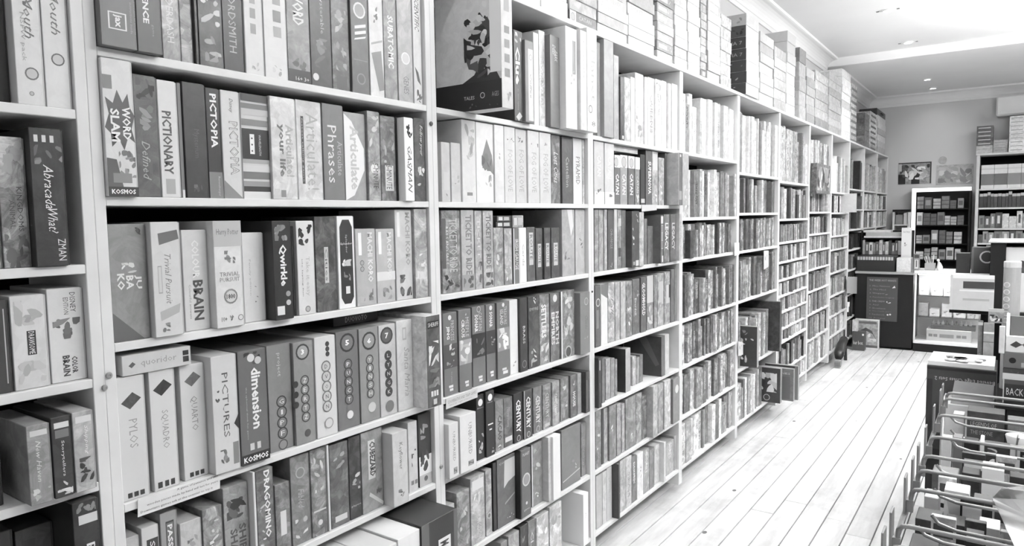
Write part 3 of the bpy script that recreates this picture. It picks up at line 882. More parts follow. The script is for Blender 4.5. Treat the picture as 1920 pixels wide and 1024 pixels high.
ROWS[3, 3] = """
832 858 586 104 .03 0 0 | dark grey box with pagoda picture band | r,0,.33,1,.62,70 b,.4,.4,.9,.62,6,190 b,.1,.34,.9,.42,5,120 t,PRINCESS,.62,.66,.9,.24,190 T,JING,.3,.68,.84,.26,225 c,.45,.94,.12,225 r,.3,.09,.6,.12,225 r,.35,.05,.6,.08,225 t,for_players,.5,.14,.28,.1,170
860 884 580 104 .03 0 0 | dark grey box with pale circus picture band | r,0,.33,1,.63,150 b,.1,.33,.9,.63,9,200 t,MEEPLE,.65,.66,.9,.26,190 T,CIRCUS,.32,.66,.88,.26,225 b,.4,.92,.6,.98,2,225 r,.4,.09,.7,.12,225 r,.45,.05,.7,.08,225
886 910 574 104 .03 0 0 | dark grey submarine box with black picture band | r,0,.36,1,.66,45 b,.3,.38,.9,.6,5,110 t,CAPTAIN,.6,.69,.92,.26,190 T,SONAR,.3,.68,.9,.26,225 o,.5,.96,.15,190,104 r,.4,.09,.7,.12,225 r,.45,.05,.7,.08,225
912 929 570 106 .03 0 0 | narrow dark grey submarine box | r,0,.36,1,.66,60 b,.5,.45,.95,.66,4,140 T,SONAR,.5,.7,.9,.34,225 c,.5,.95,.16,225 r,.35,.1,.7,.13,225 r,.4,.06,.7,.09,225
931 955 566 106 .03 0 0 | dark grey box with white splashed picture band | r,0,.36,1,.66,140 b,.1,.37,.9,.66,9,220 t,TREASURE,.65,.7,.94,.24,190 t,ISLAND,.35,.7,.9,.24,225 c,.5,.96,.1,225 r,.35,.1,.7,.13,225 r,.4,.05,.8,.09,235
956 971 562 228 .02 0 0 | thin white box splitting the dark set | b,.3,.1,.7,.2,3,150
973 989 559 55 .15 0 0 | black box with spaced small capitals | t,BRASS,.5,.38,.62,.3,215 o,.5,.1,.3,120,60
991 1011 555 68 .4 0 0 | dark sea picture box with pale top crest | h,EMPIRE,.1,.9,.82,170,.04 b,.2,.02,.9,.3,6,180 b,.4,.88,.7,.98,3,210
1012 1030 552 125 .45 0 0 | grey box with chunky white capitals | T,SETTLERS,.4,.38,.86,.5,230 b,.1,.04,.9,.3,7,190
1032 1049 549 95 .35 0 0 | dark grey box with two stacked pale names | T,EMPIRES,.28,.24,.72,.36,215 T,NORTH,.72,.24,.72,.36,200 c,.5,.92,.22,215
1051 1077 545 125 .5 0 0 | grey battle art box with thin white spine edge | r,0,0,.08,1,225 b,.2,.3,.9,.9,9,190 o,.5,.08,.24,180,70
1079 1106 549 118 .04 0 2 | plain dark grey box beside the post | o,.6,.85,.2,165,125 i,Cluedo,.6,.4,.62,.3,95 b,.4,.2,.8,.28,3,150
"""
ROWS[3, 4] = """
836 860 794 214 .02 0 2 | short white box with thin letterpress name | t,UNBURIED,.5,.3,.84,.26,140 r,.4,.06,.8,.18,150 i,z,.6,.08,.16,.3,80
863 893 776 222 .02 0 2 | white box with thin letterpress name beside its shorter twin | t,UNBURIED,.6,.28,.84,.22,140 r,.45,.08,.8,.17,150 i,z,.65,.09,.16,.3,80
894 908 740 48 .1 0 0 | black box with white disk and pale city art | c,.5,.88,.3,235 h,Blanc,.1,.9,.8,180,.02 b,.2,.1,.95,.4,6,190
909 927 733 45 .03 0 0 | black box with white disk and two short bars | c,.5,.9,.26,235 h,Noir,.2,.8,.83,190,.02 r,.2,.48,.8,.5,235 r,.35,.4,.65,.42,225 b,.5,.04,.9,.14,3,160
929 944 750 125 .25 0 0 | grey box with round dark capitals | T,CACAO,.5,.2,.7,.5,70 b,.1,.02,.8,.12,3,200
945 961 745 95 .4 0 0 | dark grey box with white foot label | r,.1,.1,.9,.2,205 i,Nevermore,.5,.4,.8,.4,150
963 980 737 45 .1 0 0 | black box with bold white capitals | T,CENTURY,.5,.2,.86,.5,235 o,.5,.08,.2,180,60
982 998 731 68 .2 0 0 | dark box with bold white capitals and light edge | T,CENTURY,.5,.2,.86,.5,225 r,0,0,.12,1,140 o,.5,.08,.2,190,80
1000 1016 725 105 .3 0 0 | dark grey box with pale curved capitals | T,CENTURY,.5,.2,.8,.5,200 o,.5,.08,.2,190,100
1018 1033 720 120 .4 0 0 | grey art box with faded title | t,CENTURY,.5,.25,.8,.4,195 r,.2,.05,.8,.12,190
1035 1049 715 140 .4 .3 0 | mid grey box with bright fleck |
1051 1066 708 115 .45 0 0 | grey jungle art box | b,.2,.3,.8,.8,4,175
1068 1082 703 92 .35 0 0 | dark grey box reading a bold house title | T,HOUSE,.5,.25,.6,.4,210 b,.3,.75,.7,.9,3,190
1083 1090 700 150 .2 0 0 | narrow grey box |
1091 1106 698 62 .2 0 1 | black box next to the post | r,.2,.1,.25,.8,150 b,.6,.5,.8,.9,3,130
"""
ROWS[3, 5] = """
842 853 945 195 .05 0 -2 | narrow light box in shadow |
856 881 920 122 .45 0 0 | grey creature art box | b,.2,.1,.8,.8,6,165
883 909 892 170 .3 0 0 | light grey box with white top label | r,.1,.8,.9,.95,215 b,.2,.5,.7,.75,5,225 t,KINGDOM,.55,.05,.42,.3,200
911 922 880 150 .4 0 0 | narrow grey patterned box | o,.5,.3,.3,200,100
925 931 868 45 .05 0 0 | thin black box |
932 966 856 92 .15 0 0 | dark grey box with glowing pale picture | p,195,.35,.55,.6,.62,.98,.66,.98,.95,.4,.95 p,150,.4,.3,.95,.4,.95,.42,.4,.33 h,COSMOS,.1,.9,.93,190,.03 b,.5,.08,.9,.14,4,190
968 973 846 38 .02 0 1 | thin black box beside the planet box |
974 995 843 92 .06 0 1 | dark grey space box with a pale globe | h,PLANET,.15,.85,.93,205,.04 o,.5,.55,.42,190,140 c,.5,.2,.1,225 h,game,.2,.8,.1,200,.03
997 1017 830 128 .2 0 0 | grey box with pale top picture | b,.2,.55,.8,.95,4,190 r,0,0,.06,1,235 b,.2,.1,.6,.25,3,210
1018 1033 822 196 .1 0 1 | pale grey box with small marks | b,.3,.5,.7,.8,3,130
1034 1051 817 236 .01 0 2 | tall bright white box standing forward |
1053 1088 800 112 .06 0 0 | wide dark grey box with slanted pale rule | p,190,.05,.12,.95,.2,.95,.22,.05,.14 b,.3,.35,.7,.7,3,130 b,.7,.25,.9,.35,3,190
1090 1103 792 120 .2 .1 0 | grey box beside the post |
"""
ROWS[3, 6] = """
940 952 1015 130 .1 0 0 | grey box at the photo foot |
954 974 1000 150 .35 0 0 | mid grey box with pale blotch | b,.3,.3,.8,.9,5,200
976 990 985 52 .45 0 0 | dark flowery box | b,.2,.3,.8,.9,6,130
991 1004 975 110 .35 0 0 | grey box with pale capitals | t,CLUB,.5,.3,.8,.4,210
1006 1029 965 190 .35 0 0 | light patterned box of drawn boxes | b,.1,.1,.9,.9,14,225
1031 1053 945 200 .35 0 0 | light densely drawn puzzle box | b,.1,.1,.9,.9,14,170
1094 1103 925 246 .0 0 2 | bright white narrow box with tiny marks | b,.4,.5,.6,.9,3,120
"""
ROWS[4, 0] = """
1120 1125 80 150 .1 0 0 | thin grey box beside the post |
1126 1150 70 150 .07 0 1 | tall flat grey box |
1151 1160 104 160 .1 0 0 | narrow grey box |
1161 1170 144 62 .4 0 0 | narrow black box with frayed pale edge | r,.4,.03,.8,.08,220
1171 1182 146 180 .35 0 0 | light grey mottled box |
1183 1190 145 215 .1 0 0 | thin pale box |
1191 1206 138 208 .25 0 0 | tall pale box with cut corner | b,.1,.1,.8,.5,5,150
1207 1214 144 232 .1 0 0 | thin white box |
1215 1226 146 232 .06 -.35 0 | white box with grey capitals | t,QUEENS,.5,.2,.75,.5,150
1227 1240 149 226 .2 -.3 0 | white box with dark leafy top | b,.1,.7,.9,.95,4,150
1241 1249 152 234 .06 0 0 | narrow white box |
1250 1258 156 225 .2 0 0 | white speckled box |
1260 1270 158 236 .06 0 0 | white box touching the bright post |
"""
ROWS[4, 1] = """
1114 1132 259 196 .05 0 0 | light box with pale capitals and white foot | t,CATAN,.5,.45,.78,.36,235 r,0,0,1,.2,242 b,.2,.14,.7,.25,4,110
1134 1151 264 204 .05 0 0 | pale box with faint capitals and small picture | t,CATAN,.5,.42,.78,.36,225 r,0,0,1,.2,242 b,.2,.12,.8,.24,4,110
1152 1162 291 100 .1 0 0 | dark trading game box half hidden by its neighbour | r,0,.75,1,1,240 o,.3,.86,.4,150,180 T,CATAN,.5,.2,.62,.6,225
1163 1176 291 150 .1 0 0 | light grey trading game box with hexagon badge | r,0,.75,1,1,240 o,.5,.86,.36,150,180 T,CATAN,.5,.2,.62,.5,215
1178 1189 293 95 .15 0 0 | dark trading game box with hexagon badge | r,0,.75,1,1,240 o,.5,.86,.36,150,180 T,CATAN,.5,.2,.64,.5,230
1190 1199 295 125 .2 0 0 | narrow grey trading game box | r,0,.75,1,1,240 t,CATAN,.5,.25,.6,.4,205 b,.1,.02,.9,.25,3,225
1201 1209 290 50 .1 0 0 | black gap-filling box | r,.1,.04,.9,.12,200
1211 1222 280 88 .2 0 0 | dark box with stacked white capitals | T,SUPERNOVA,.6,.2,.8,.5,225
1223 1233 280 165 .35 0 0 | light grey box with bright patch | r,.1,.65,.9,.95,205 b,.2,.05,.8,.2,3,220
1235 1245 296 170 .35 0 0 | light grey box in dark surround | b,.2,.1,.8,.45,4,215
1246 1250 287 70 .1 0 0 | thin dark box |
1251 1266 284 165 .2 0 6 | grey box jutting past the shelf edge | b,.3,.03,.8,.14,3,215
1267 1278 286 95 .12 0 6 | dark grey box jutting past the post | r,.2,.92,.7,.97,205 r,0,.1,1,.27,150
1280 1291 288 170 .12 0 6 | light grey box jutting out beyond the post | b,.3,.05,.7,.5,4,215
"""
ROWS[4, 2] = """
1115 1122 391 140 .35 0 0 | narrow grey box |
1123 1131 391 150 .3 0 0 | narrow light grey box |
1132 1138 392 165 .35 0 0 | thin light box |
1140 1150 392 80 .1 0 0 | dark box with small pale serif title | t,CHRONICLE,.6,.35,.68,.4,150 b,.4,.04,.7,.15,2,225
1151 1157 392 190 .08 0 0 | thin pale box |
1158 1165 393 130 .45 0 0 | patchy dark and light box | r,.2,.72,.9,.85,190 r,.1,.2,.8,.35,60
1166 1173 394 110 .2 0 0 | narrow dark grey box |
1175 1198 396 68 .2 0 2 | black box with pale panther-like curve | b,.05,.4,.4,.75,5,190 r,.5,.02,.9,.12,205 r,.15,.04,.4,.1,160 b,.55,.8,.9,.95,3,150
1199 1207 398 170 .3 0 1 | narrow light box |
1208 1213 410 110 .2 0 0 | thin grey box |
1214 1224 424 105 .25 0 0 | dark grey box behind the labelled one |
1226 1243 404 95 .2 0 3 | dark box with pale top label and framed tiles | r,-.1,.83,.95,.98,205 r,.15,.3,.95,.8,170 r,.2,.32,.9,.47,120 r,.2,.49,.9,.63,150 r,.2,.65,.9,.78,130 r,.4,.03,.95,.16,215
1245 1255 402 110 .35 0 1 | dark grey box with bold pale capitals | T,LEGACY,.45,.25,.82,.55,215
1257 1267 402 95 .3 0 1 | darker box with bold pale capitals | T,LEGACY,.5,.25,.82,.5,200
1268 1278 401 185 .15 0 3 | pale box over the post edge | t,LEGACY,.5,.25,.82,.5,150
"""
ROWS[4, 3] = """
1116 1126 535 85 .1 0 0 | dark box with ring emblem | o,.5,.72,.36,205,90 r,.2,.3,.6,.6,120
1127 1139 533 225 .04 0 0 | white box with dark jagged top | p,110,0,.85,1,.75,1,1,0,1
1140 1152 530 170 .45 0 0 | light mottled forest box | i,Tall,.6,.45,.75,.4,110
1153 1162 529 165 .3 0 0 | light grey box |
1163 1173 528 175 .2 0 0 | pale streaky box |
1174 1185 527 120 .55 0 0 | grey box with white splashes | b,.2,.2,.7,.6,5,215
1186 1199 523 92 .35 0 0 | dark grey box with thin pale title | t,Everdell,.4,.35,.65,.25,215 b,.6,.5,.9,.8,3,170
1200 1211 520 85 .25 0 0 | dark grey box with tall outlined capitals | T,GLOOMHOLD,.5,.3,.9,.6,220
1213 1224 517 130 .4 0 0 | box with plain pale upper half | r,0,.5,1,1,190 b,.1,.1,.9,.45,6,190
1225 1232 516 130 .4 0 0 | narrow grey box |
1233 1244 513 150 .45 0 0 | mosaic patterned grey box | r,.2,.45,.9,.85,180
1245 1256 510 140 .45 0 0 | patterned box with dark notch | r,.3,.4,.9,.75,190 r,.75,.5,.95,.75,45
1258 1264 505 95 .2 0 0 | narrow dark grey box |
1265 1271 503 110 .2 0 0 | thin dark box beside post |
"""
ROWS[4, 4] = """
1117 1128 672 48 .1 0 2 | black box with short pale dashes | r,.3,.75,.5,.95,200 r,.35,.1,.4,.5,150
1129 1134 672 100 .2 0 0 | thin dark box |
1136 1144 672 150 .3 0 -2 | narrow light grey box set back |
1145 1152 672 135 .3 0 -2 | narrow grey box |
1153 1157 674 120 .5 0 -2 | thin speckled box |
1186 1192 668 175 .3 0 -4 | low light box behind the open shelf |
1193 1199 670 130 .3 0 -4 | low grey box behind |
1200 1205 665 110 .3 0 -4 | thin box standing by the tilted cover |
"""
ROWS[4, 5] = """
1117 1127 768 125 .4 0 0 | mottled grey box beside the post | b,.2,.3,.8,.6,3,200
1128 1131 766 50 .05 0 0 | thin black box |
1132 1139 765 150 .3 0 0 | thin light grey box |
1142 1155 760 120 .3 0 0 | grey box with white flecks | b,.2,.5,.6,.75,3,215
1157 1164 757 150 .4 0 0 | narrow patterned box |
1166 1171 757 160 .3 0 0 | thin light box |
1173 1192 745 125 .35 0 0 | wide grey landscape box | b,.3,.05,.7,.3,4,190
1193 1203 738 140 .5 0 0 | grey comic art box |
1204 1212 742 115 .55 0 0 | dark box with white triangle |
1222 1233 722 165 .25 0 2 | light grey box standing forward | b,.3,.4,.8,.6,3,190
1234 1243 720 140 .4 0 1 | grey swirling art box |
1246 1257 713 180 .3 0 1 | light box with soft art |
1262 1274 709 120 .1 0 1 | tall dark grey box at the post | c,.55,.75,.25,205
"""
ROWS[4, 6] = """
1118 1129 890 178 .06 0 0 | plain light grey box |
1130 1137 884 205 .15 0 0 | pale box with fine pattern |
1138 1147 876 212 .04 -.1 0 | white box |
1148 1162 868 65 .1 0 2 | black box leaning forward with pale badge | b,.4,.3,.9,.7,4,190
1163 1173 862 170 .3 0 0 | light grey box |
1174 1184 856 185 .25 -.2 0 | pale box with faint title |
1185 1193 855 105 .25 .5 0 | dark grey box with white letters |
1194 1206 850 225 .1 0 0 | white box with small dark marks | b,.4,.4,.7,.7,3,110
1207 1217 843 150 .3 .3 0 | grey box with pale letters |
1218 1226 842 120 .25 0 0 | dark grey box |
1227 1236 835 195 .2 0 0 | pale box |
1237 1248 832 210 .1 0 1 | white box with faint text |
1249 1263 828 160 .2 .3 0 | grey box with pale wavy title |
1264 1274 815 155 .1 0 0 | light grey box at the post |
"""
def parse(b, i, txt):
    out = []
    for ln in txt.strip().splitlines():
        n, desc, deco = ln.split('|')
        q = n.split()
        out.append([float(v) for v in q[:7]] + [desc.strip(), deco.strip()])
    return out


rnd = random.Random(5)
TOPS = {}
ROWNAME = ['top shelf', 'second shelf', 'third shelf', 'fourth shelf', 'fifth shelf', 'sixth shelf', 'bottom shelf']
for (b, i), txt in ROWS.items():
    zs = SH[b][i] + .0006
    zmax = (TOPZ if i == 0 else SH[b][i - 1] - BT) - .004
    ymin = POST[b - 1] + .051
    ymax = POST[b] - .001
    pend = -99
    items = parse(b, i, txt)
    for k, (x0, x1, yt, tone, art, tx, proud, desc, deco) in enumerate(items):
        X = (-.012 if proud == 0 else proud / 100.0) + (rnd.uniform(-.008, .004) if proud == 0 else 0)
        # row height at this column: the foot of the spine on the shelf
        xm = (x0 + x1) / 2
        yb = yt
        for _ in range(1):
            ylo, yhi = yt, 1600
            for _k in range(30):
                ymid = (ylo + yhi) / 2
                if on_x(xm, ymid, X).z > zs:
                    ylo = ymid
                else:
                    yhi = ymid
            yb = ylo
        ym = (yt + yb) / 2 if (b > 2 or (b, i) not in ((2, 0), (1, 1))) else (60 if b == 2 else 100)
        Y0 = on_x(x0, ym, X).y
        Y1 = on_x(x1 + .8, ym, X).y
        zt = min(zmax, on_x(xm, yt, X).z)
        Y0 = max(Y0, ymin)
        Y1 = min(Y1, ymax)
        Y0 = max(Y0, pend + .0006)
        if Y1 - Y0 < .008:
            if Y0 + .008 > ymax:
                continue
            Y1 = Y0 + .008
        pend = Y1
        TOPS.setdefault((b, i), []).append((Y0, Y1, min(zt, zmax)))
        if zt - zs < .05:
            zt = zs + .12
        dep = min(.272, max(.19, (zt - zs) * rnd.uniform(.88, 1.0)))
        xb = max(X - dep, -.296)
        h = zt - zs
        nth = ORD[k + 1]
        lab = desc + ', ' + ROWNAME[i] + ' of ' + BAYW[b]
        if len(lab.split()) <= 14:
            lab = desc + ', ' + nth + ' along ' + ROWNAME[i] + ' of ' + BAYW[b]
        game_box(xb, X, Y0, Y1, zs, zt, tone, art, tx, lab, deco, side=215 if 'SHERIFF' in deco else None, group='upright game boxes on the wall shelving')
print('boxes', NBOX)
GB = 'upright game boxes on the wall shelving'


def top_of(b, i, ya, yb):
    return max([z for (y0, y1, z) in TOPS[b, i] if y1 > ya and y0 < yb] + [SH[b][i]])


# boxes with their covers turned to the camera or lying on their neighbours
game_box(-.135, .165, 2.005, 2.075, 2.0856, 2.50, 192, .06, 0, 'big boxed set with inked figures on its cover, top shelf of third bay',
         'r,.25,.80,.7,.9,150 r,.25,.62,.7,.68,100 r,.25,.5,.7,.57,110 r,.25,.38,.7,.45,110 r,.25,.26,.7,.33,100 b,.3,.05,.8,.14,4,140', near=226, group=GB,
         ntext='r,0,0,1,.24,52 p,60,.42,.24,.98,.24,.9,.34,.8,.28,.7,.4,.6,.3 b,.45,.3,.85,.85,16,70 b,.5,.35,.85,.8,12,225 b,.45,.26,.8,.7,10,60 b,.5,.5,.8,.9,8,215 r,.84,.3,1,1,246 h,TALES,.44,.6,.11,215,.03 o,.72,.12,.035,220,60 h,AGES,.86,.96,.12,180,.04 b,.5,.02,.95,.06,5,110')
c = on_z(1173, 737, .778)
game_box(c.x - .17, c.x, c.y, c.y + .062, .7786, on_y(1173, 655, c.y).z, 165, .1, 0, 'black box turned cover out with a white disk, fifth shelf of fourth bay', near=58, side=165,
         ntext='t,TRACE,.35,.25,.6,.12,225 c,.6,.13,.11,190 b,.2,.5,.6,.8,5,110', group=GB)
c = on_z(1240, 707, .778)
zt = on_y(1240, 632, c.y).z
game_box(c.x - .24, c.x, c.y, c.y + .052, .7786, zt, 85, .1, 0, 'dark box turned cover out with slanting embossed stripe, fifth shelf of fourth bay', near=70, group=GB,
         ntext='p,95,.35,1,.6,1,.95,.3,.85,.25 o,.1,.3,.1,120,70 r,0,0,.02,1,140')
game_box(c.x - .2, c.x, c.y + .054, min(c.y + .115, 4.005), .7786, zt + .003, 190, .1, 0, 'pale box behind the slanting stripe box, fifth shelf of fourth bay', group=GB)
Y0, Y1 = on_x(214, 690, 0).y, on_x(361, 680, 0).y
z = top_of(2, 3, Y0, on_x(385, 690, 0).y - .02) + .0008
Y1 = min(Y1, on_x(389, 670, 0).y)
game_box(-.27, -.006, Y0 + .02, Y1, z, z + .046, 196, .02, 0, 'light box lying flat across the pale wooden game boxes', 'd,.13,.5,.05,90 h,quoridor,.25,.78,.5,150,.42 r,.88,.55,.97,.8,50 r,.88,.2,.97,.5,60', group=GB, lid=False)
Y0, Y1 = on_x(625, 600, -.1).y, on_x(708, 600, -.1).y
z = top_of(2, 3, Y0, Y1) + .0008
game_box(-.27, -.10, Y0, Y1, z, z + .034, 48, .05, 0, 'black flat box lying at the back above the ringed number boxes', 'h,DUOVOTO,.25,.75,.5,190,.5', group=GB, lid=False)
for k, (xa, xb_, zz) in enumerate(((934, 962, .022), (936, 961, .022), (965, 985, .05))):
    Y0, Y1 = on_x(xa, 420, -.02).y, on_x(xb_, 420, -.02).y
    z = top_of(3, 2, Y0, Y1) + .0008 + (.0232 if k == 1 else 0)
    game_box(-.2, -.03, Y0, Y1, z, z + zz, (70, 90, 160)[k], .3, 0,
             ('small dark card box lying on low boxes, third shelf, under its twin', 'small dark card box lying topmost, third shelf of third bay', 'small square grey box on the white low box, third bay')[k],
             'r,.1,.2,.4,.8,215 r,.5,.2,.9,.8,190', group=GB, lid=False)
Y0, Y1 = on_x(1153, 283, -.02).y, on_x(1199, 283, -.02).y
z = top_of(4, 1, Y0, Y1) + .0008
game_box(-.28, -.03, Y0, Y1, z, z + .03, 200, .12, 0, 'pale box lying flat on the hexagon badge trading game boxes', group=GB, lid=False)
# the group of boxes pushed forward at the foot of the sixth bay
for k, (Xa, Ya, hh, tone, look) in enumerate(((.112, 5.885, .29, 60, 'dark splashed cover'), (.185, 6.01, .27, 110, 'grey cover and a square sign'), (.205, 6.075, .285, 62, 'plain black edge'))):
    w_ = (.055, .05, .042)[k]
    game_box(Xa - .27, Xa, Ya, Ya + w_, .1508, .1508 + hh, 150, .15, 0, 'large box pulled out over the floor, sixth bay, ' + look, near=tone, group=GB,
             ntext=('b,.2,.3,.9,.85,12,205 o,.6,.14,.1,180,60', 'h,STONES,.3,.9,.85,190,.06 r,.45,.08,.8,.3,190 r,.15,.05,.9,.75,95', 'r,.9,0,1,1,120')[k])
c = Vector((.085, 5.32, 0))
game_box(-.19, .085, 5.32, 5.37, .5508, .86, 150, .1, 0, 'dark box with pale star shapes facing the camera, fifth shelf of sixth bay', near=58, group=GB,
         ntext='b,.55,.5,.95,.7,5,215 b,.5,.1,.95,.3,5,205 b,.4,.75,.8,.9,3,120')
game_box(-.27, .06, 6.05, 6.11, .5508, .97, 75, .35, -.1, 'tall dark box standing forward, fifth shelf of sixth bay', near=60, group=GB)
# face-out cartoon box on the eighth bay
game_box(.004, .06, 7.31, 7.93, 1.90, 2.19, 110, .5, 0, 'wide box shown cover out, spotted creatures, second shelf of eighth bay', 'b,.05,.1,.95,.9,26,200 b,.05,.1,.95,.9,14,70 b,.05,.1,.95,.9,10,160', near=85, group=GB, lid=False)
game_box(-.1, .12, 9.07, 9.12, 1.7106, 1.93, 190, .05, 0, 'small pale box jutting out, second shelf of ninth bay', near=205, group=GB)

# ------------------------------------------------------------------ flat boxes stacked on top of the run
FG = 'flat boxes stacked on top of the shelving'
STK = [  # x0 x1 ytop n tone art look deco
    (880, 928, -130, 4, 215, .05, 'white', ''), (930, 1014, -90, 4, 225, .04, 'white', ''),
    (1016, 1067, -70, 3, 205, .04, 'light grey', 'b,.1,.2,.4,.5,2,190'), (1069, 1120, -60, 5, 108, .12, 'dark', 'r,0,0,.22,1,240 o,.11,.5,.08,130,170 h,CATAN,.32,.8,.6,190,.35'),
    (1122, 1178, -66, 7, 208, .04, 'pale rail game', 'h,TICKET_TO_RIDE,.08,.8,.6,178,.4 b,.4,.05,.8,.2,4,150 r,.86,0,1,1,185'), (1179, 1227, -66, 8, 205, .05, 'pale rail game', 'h,TICKET,.1,.6,.6,180,.4 b,.1,.1,.7,.2,3,160'),
    (1233, 1263, -60, 10, 172, .08, 'grey', 'r,.1,.3,.6,.72,250 b,.65,.3,.9,.8,3,210'), (1266, 1289, -45, 9, 215, .12, 'white', 'b,.2,.3,.8,.7,2,190'),
    (1291, 1313, -30, 9, 228, .12, 'white', 'r,.15,.2,.7,.8,248'), (1315, 1326, -8, 10, 110, .2, 'dark', 'r,.3,.3,.8,.8,225'), (1328, 1351, -12, 9, 205, .1, 'white labelled', 'r,.1,.15,.8,.85,250'),
    (1353, 1372, 30, 6, 190, .25, 'grey patterned', ''), (1400, 1424, 32, 7, 232, .03, 'dark ended', ''),
    (1426, 1451, 66, 7, 208, .05, 'pale plain', ''), (1453, 1475, 92, 6, 190, .1, 'light grey', ''), (1477, 1492, 62, 8, 240, .02, 'white', ''),
    (1500, 1512, 92, 5, 175, .1, 'grey', ''), (1514, 1529, 130, 6, 190, .08, 'light grey', ''), (1531, 1555, 139, 6, 178, .15, 'mid grey', ''),
    (1557, 1579, 142, 8, 185, .12, 'speckled grey', ''), (1581, 1597, 135, 9, 225, .08, 'white', ''), (1599, 1609, 160, 9, 190, .25, 'banded grey', 'r,0,0,1,.4,110'),
    (1625, 1633, 215, 6, 110, .3, 'dark far', ''), (1635, 1648, 214, 7, 190, .3, 'banded far', 'r,.1,.1,.8,.5,80'), (1650, 1664, 222, 6, 195, .1, 'pale far', '')]
rnd = random.Random(8)
zb = TOPZ + .0226
pend = -9
nfl = 0
CASEZ = 0
LAY = ['bottom', 'second', 'third', 'fourth', 'fifth', 'sixth', 'seventh', 'eighth', 'ninth', 'tenth']
for si, (xa, xb_, yt, n, tone, art, look, deco) in enumerate(STK):
    X = -.012
    if look == 'dark ended':
        X = .02
    Y0 = max(on_x(xa, 100, X).y, pend + .004)
    Y1 = on_x(xb_ + .6, 100, X).y
    pend = Y1
    zt = on_x((xa + xb_) / 2, yt, X).z
    zt = min(zt, 3.46)
    hh = (zt - zb) / n
    z = zb
    for k in range(n):
        j0, j1 = rnd.uniform(0, .006), rnd.uniform(0, .012)
        t = tone + rnd.choice([-34, -16, -8, 0, 5, 12])
        if look == 'dark':
            t = 105 if k == 0 else 165
        nt = ''
        near = None
        if look == 'dark ended':
            near = 62 if k < 5 else (80 if k < 6 else 185)
            nt = ('b,.5,.3,.9,.75,3,150' if k < 3 else 'h,MEDIA_7,.3,.9,.5,170,.3' if k < 5 else 'b,.5,.2,.95,.7,5,30' if k == 5 else 'b,.1,.2,.9,.7,6,150')
        nfl += 1
        game_box(-.285 + rnd.uniform(0, .03), X - j1 * .6, Y0 + j0, Y1 - j1, z, z + hh - .0006, t, art * 1.5, 0,
                 '%s flat box, %s of its stack, %s stack along the shelving top' % (look, LAY[k], ORD[si + 1] if si < 21 else ('fourth farthest', 'third farthest', 'second farthest', 'farthest')[si - 21]),
                 deco if not (look == 'dark' and k > 0) else '', name='flat_game_box', group=FG, lid=False, near=near, ntext=nt)
        z += hh
        if Y1 > 11.4:
            CASEZ = max(CASEZ, z)
# one big box sideways on the pale stack and a dark case at the far end
mb = MB()
zc = CASEZ + .0008
mb.box(-.27, -.03, 11.5, 12.3, zc, zc + .1, (lin(60), .2, .3, 0), bevel=.008)
cs = mb.build('carry_case', PRINT, origin=(-.15, 11.9, zc))
tag(cs, 'dark carry case lying on the farthest stacks of the wall shelving', 'case')
mb = MB(); mb.tube([(-.03, 11.8, zc + .05), (-.012, 11.82, zc + .05), (-.012, 11.98, zc + .05), (-.03, 12.0, zc + .05)], .006, (lin(40), 0, 0, 0)); mb.build('handle', PRINT, cs)
zz = [z for z in (0,)]

# ------------------------------------------------------------------ the rest of the upright boxes, bays five to twelve
mb = MB()
CT = {5: [(215, .14), (195, .25), (140, .4), (115, .4), (120, .45), (150, .35), (185, .25)],
      6: [(205, .15), (130, .25), (120, .4), (125, .4), (135, .35), (175, .3)],
      7: [(185, .25), (140, .3), (135, .35), (150, .3), (160, .3), (165, .25), (150, .3), (150, .3), (170, .3), (120, .35), (170, .3)],
      8: [(190, .25), (140, .3), (130, .3), (140, .35), (140, .3), (120, .3), (130, .3), (130, .3), (190, .3)],
      9: [(215, .15), (140, .3), (175, .25), (150, .3), (120, .3), (140, .3), (150, .3), (160, .2)],
      10: [(60, .3)] * 8, 11: [(165, .3)] * 8, 12: [(170, .3)] * 8}
nst = 0
for b in range(5, 13):
    for i, z0 in enumerate(SH[b]):
        ztop = (TOPZ if i == 0 else SH[b][i - 1] - BT) - .006
        gap = ztop - z0
        tone, art = CT[b][min(i, len(CT[b]) - 1)]
        y = POST[b - 1] + .053
        ye = POST[b] - .004
        hbase = min(gap, rnd.uniform(.80, .96) * gap if gap < .36 else rnd.uniform(.78, .86) * gap)
        if b >= 9 and i == 0:
            hbase = .66 * gap
        if b == 6 and i == 4:
            hbase = .36
        while y < ye - .012:
            wd = rnd.choice([.03, .045, .055, .065, .075, .09]) if gap > .28 else rnd.choice([.028, .04, .045, .05, .06]) if gap > .2 else rnd.choice([.02, .03, .035])
            if b == 10 and rnd.random() < .35:
                y += .1
                continue
            y1 = min(ye, y + wd)
            hh = max(.05, min(gap, hbase * rnd.choice([.82, .95, .97, 1, 1, 1.0, 1.03])))
            X = rnd.uniform(-.038, -.003)
            if rnd.random() < .05 and b < 8:
                X += .02
            if b == 6 and ((i == 5 and y1 > 5.87) or (i == 4 and (5.28 < y + wd and y < 5.40))):
                y += wd
                continue
            if b == 6 and i == 4 and y1 > 6.04:
                break
            if b == 9 and i == 1 and y1 > 9.0:
                break
            t = tone + rnd.choice([-85, -60, -40, -20, -10, 0, 10, 25, 45, 70] if i or b > 8 else [-70, -30, -15, -8, 0, 8, 15, 20])
            t = max(40, min(238, t))
            tx = rnd.choice([0, .35, -.25]) if t < 170 else rnd.choice([0, -.3])
            sd = rnd.random()
            mb.box(-.26, X, y, y1 - .0015, z0 + .0006, z0 + hh, (lin(t), art * .7, sd, 0), front=(lin(t), art * 1.7, sd, tx), bevel=.0012)
            nst += 1
            y = y1 + (.0 if rnd.random() < .95 else .02)
rest = mb.build('game_box_rows', PRINT)
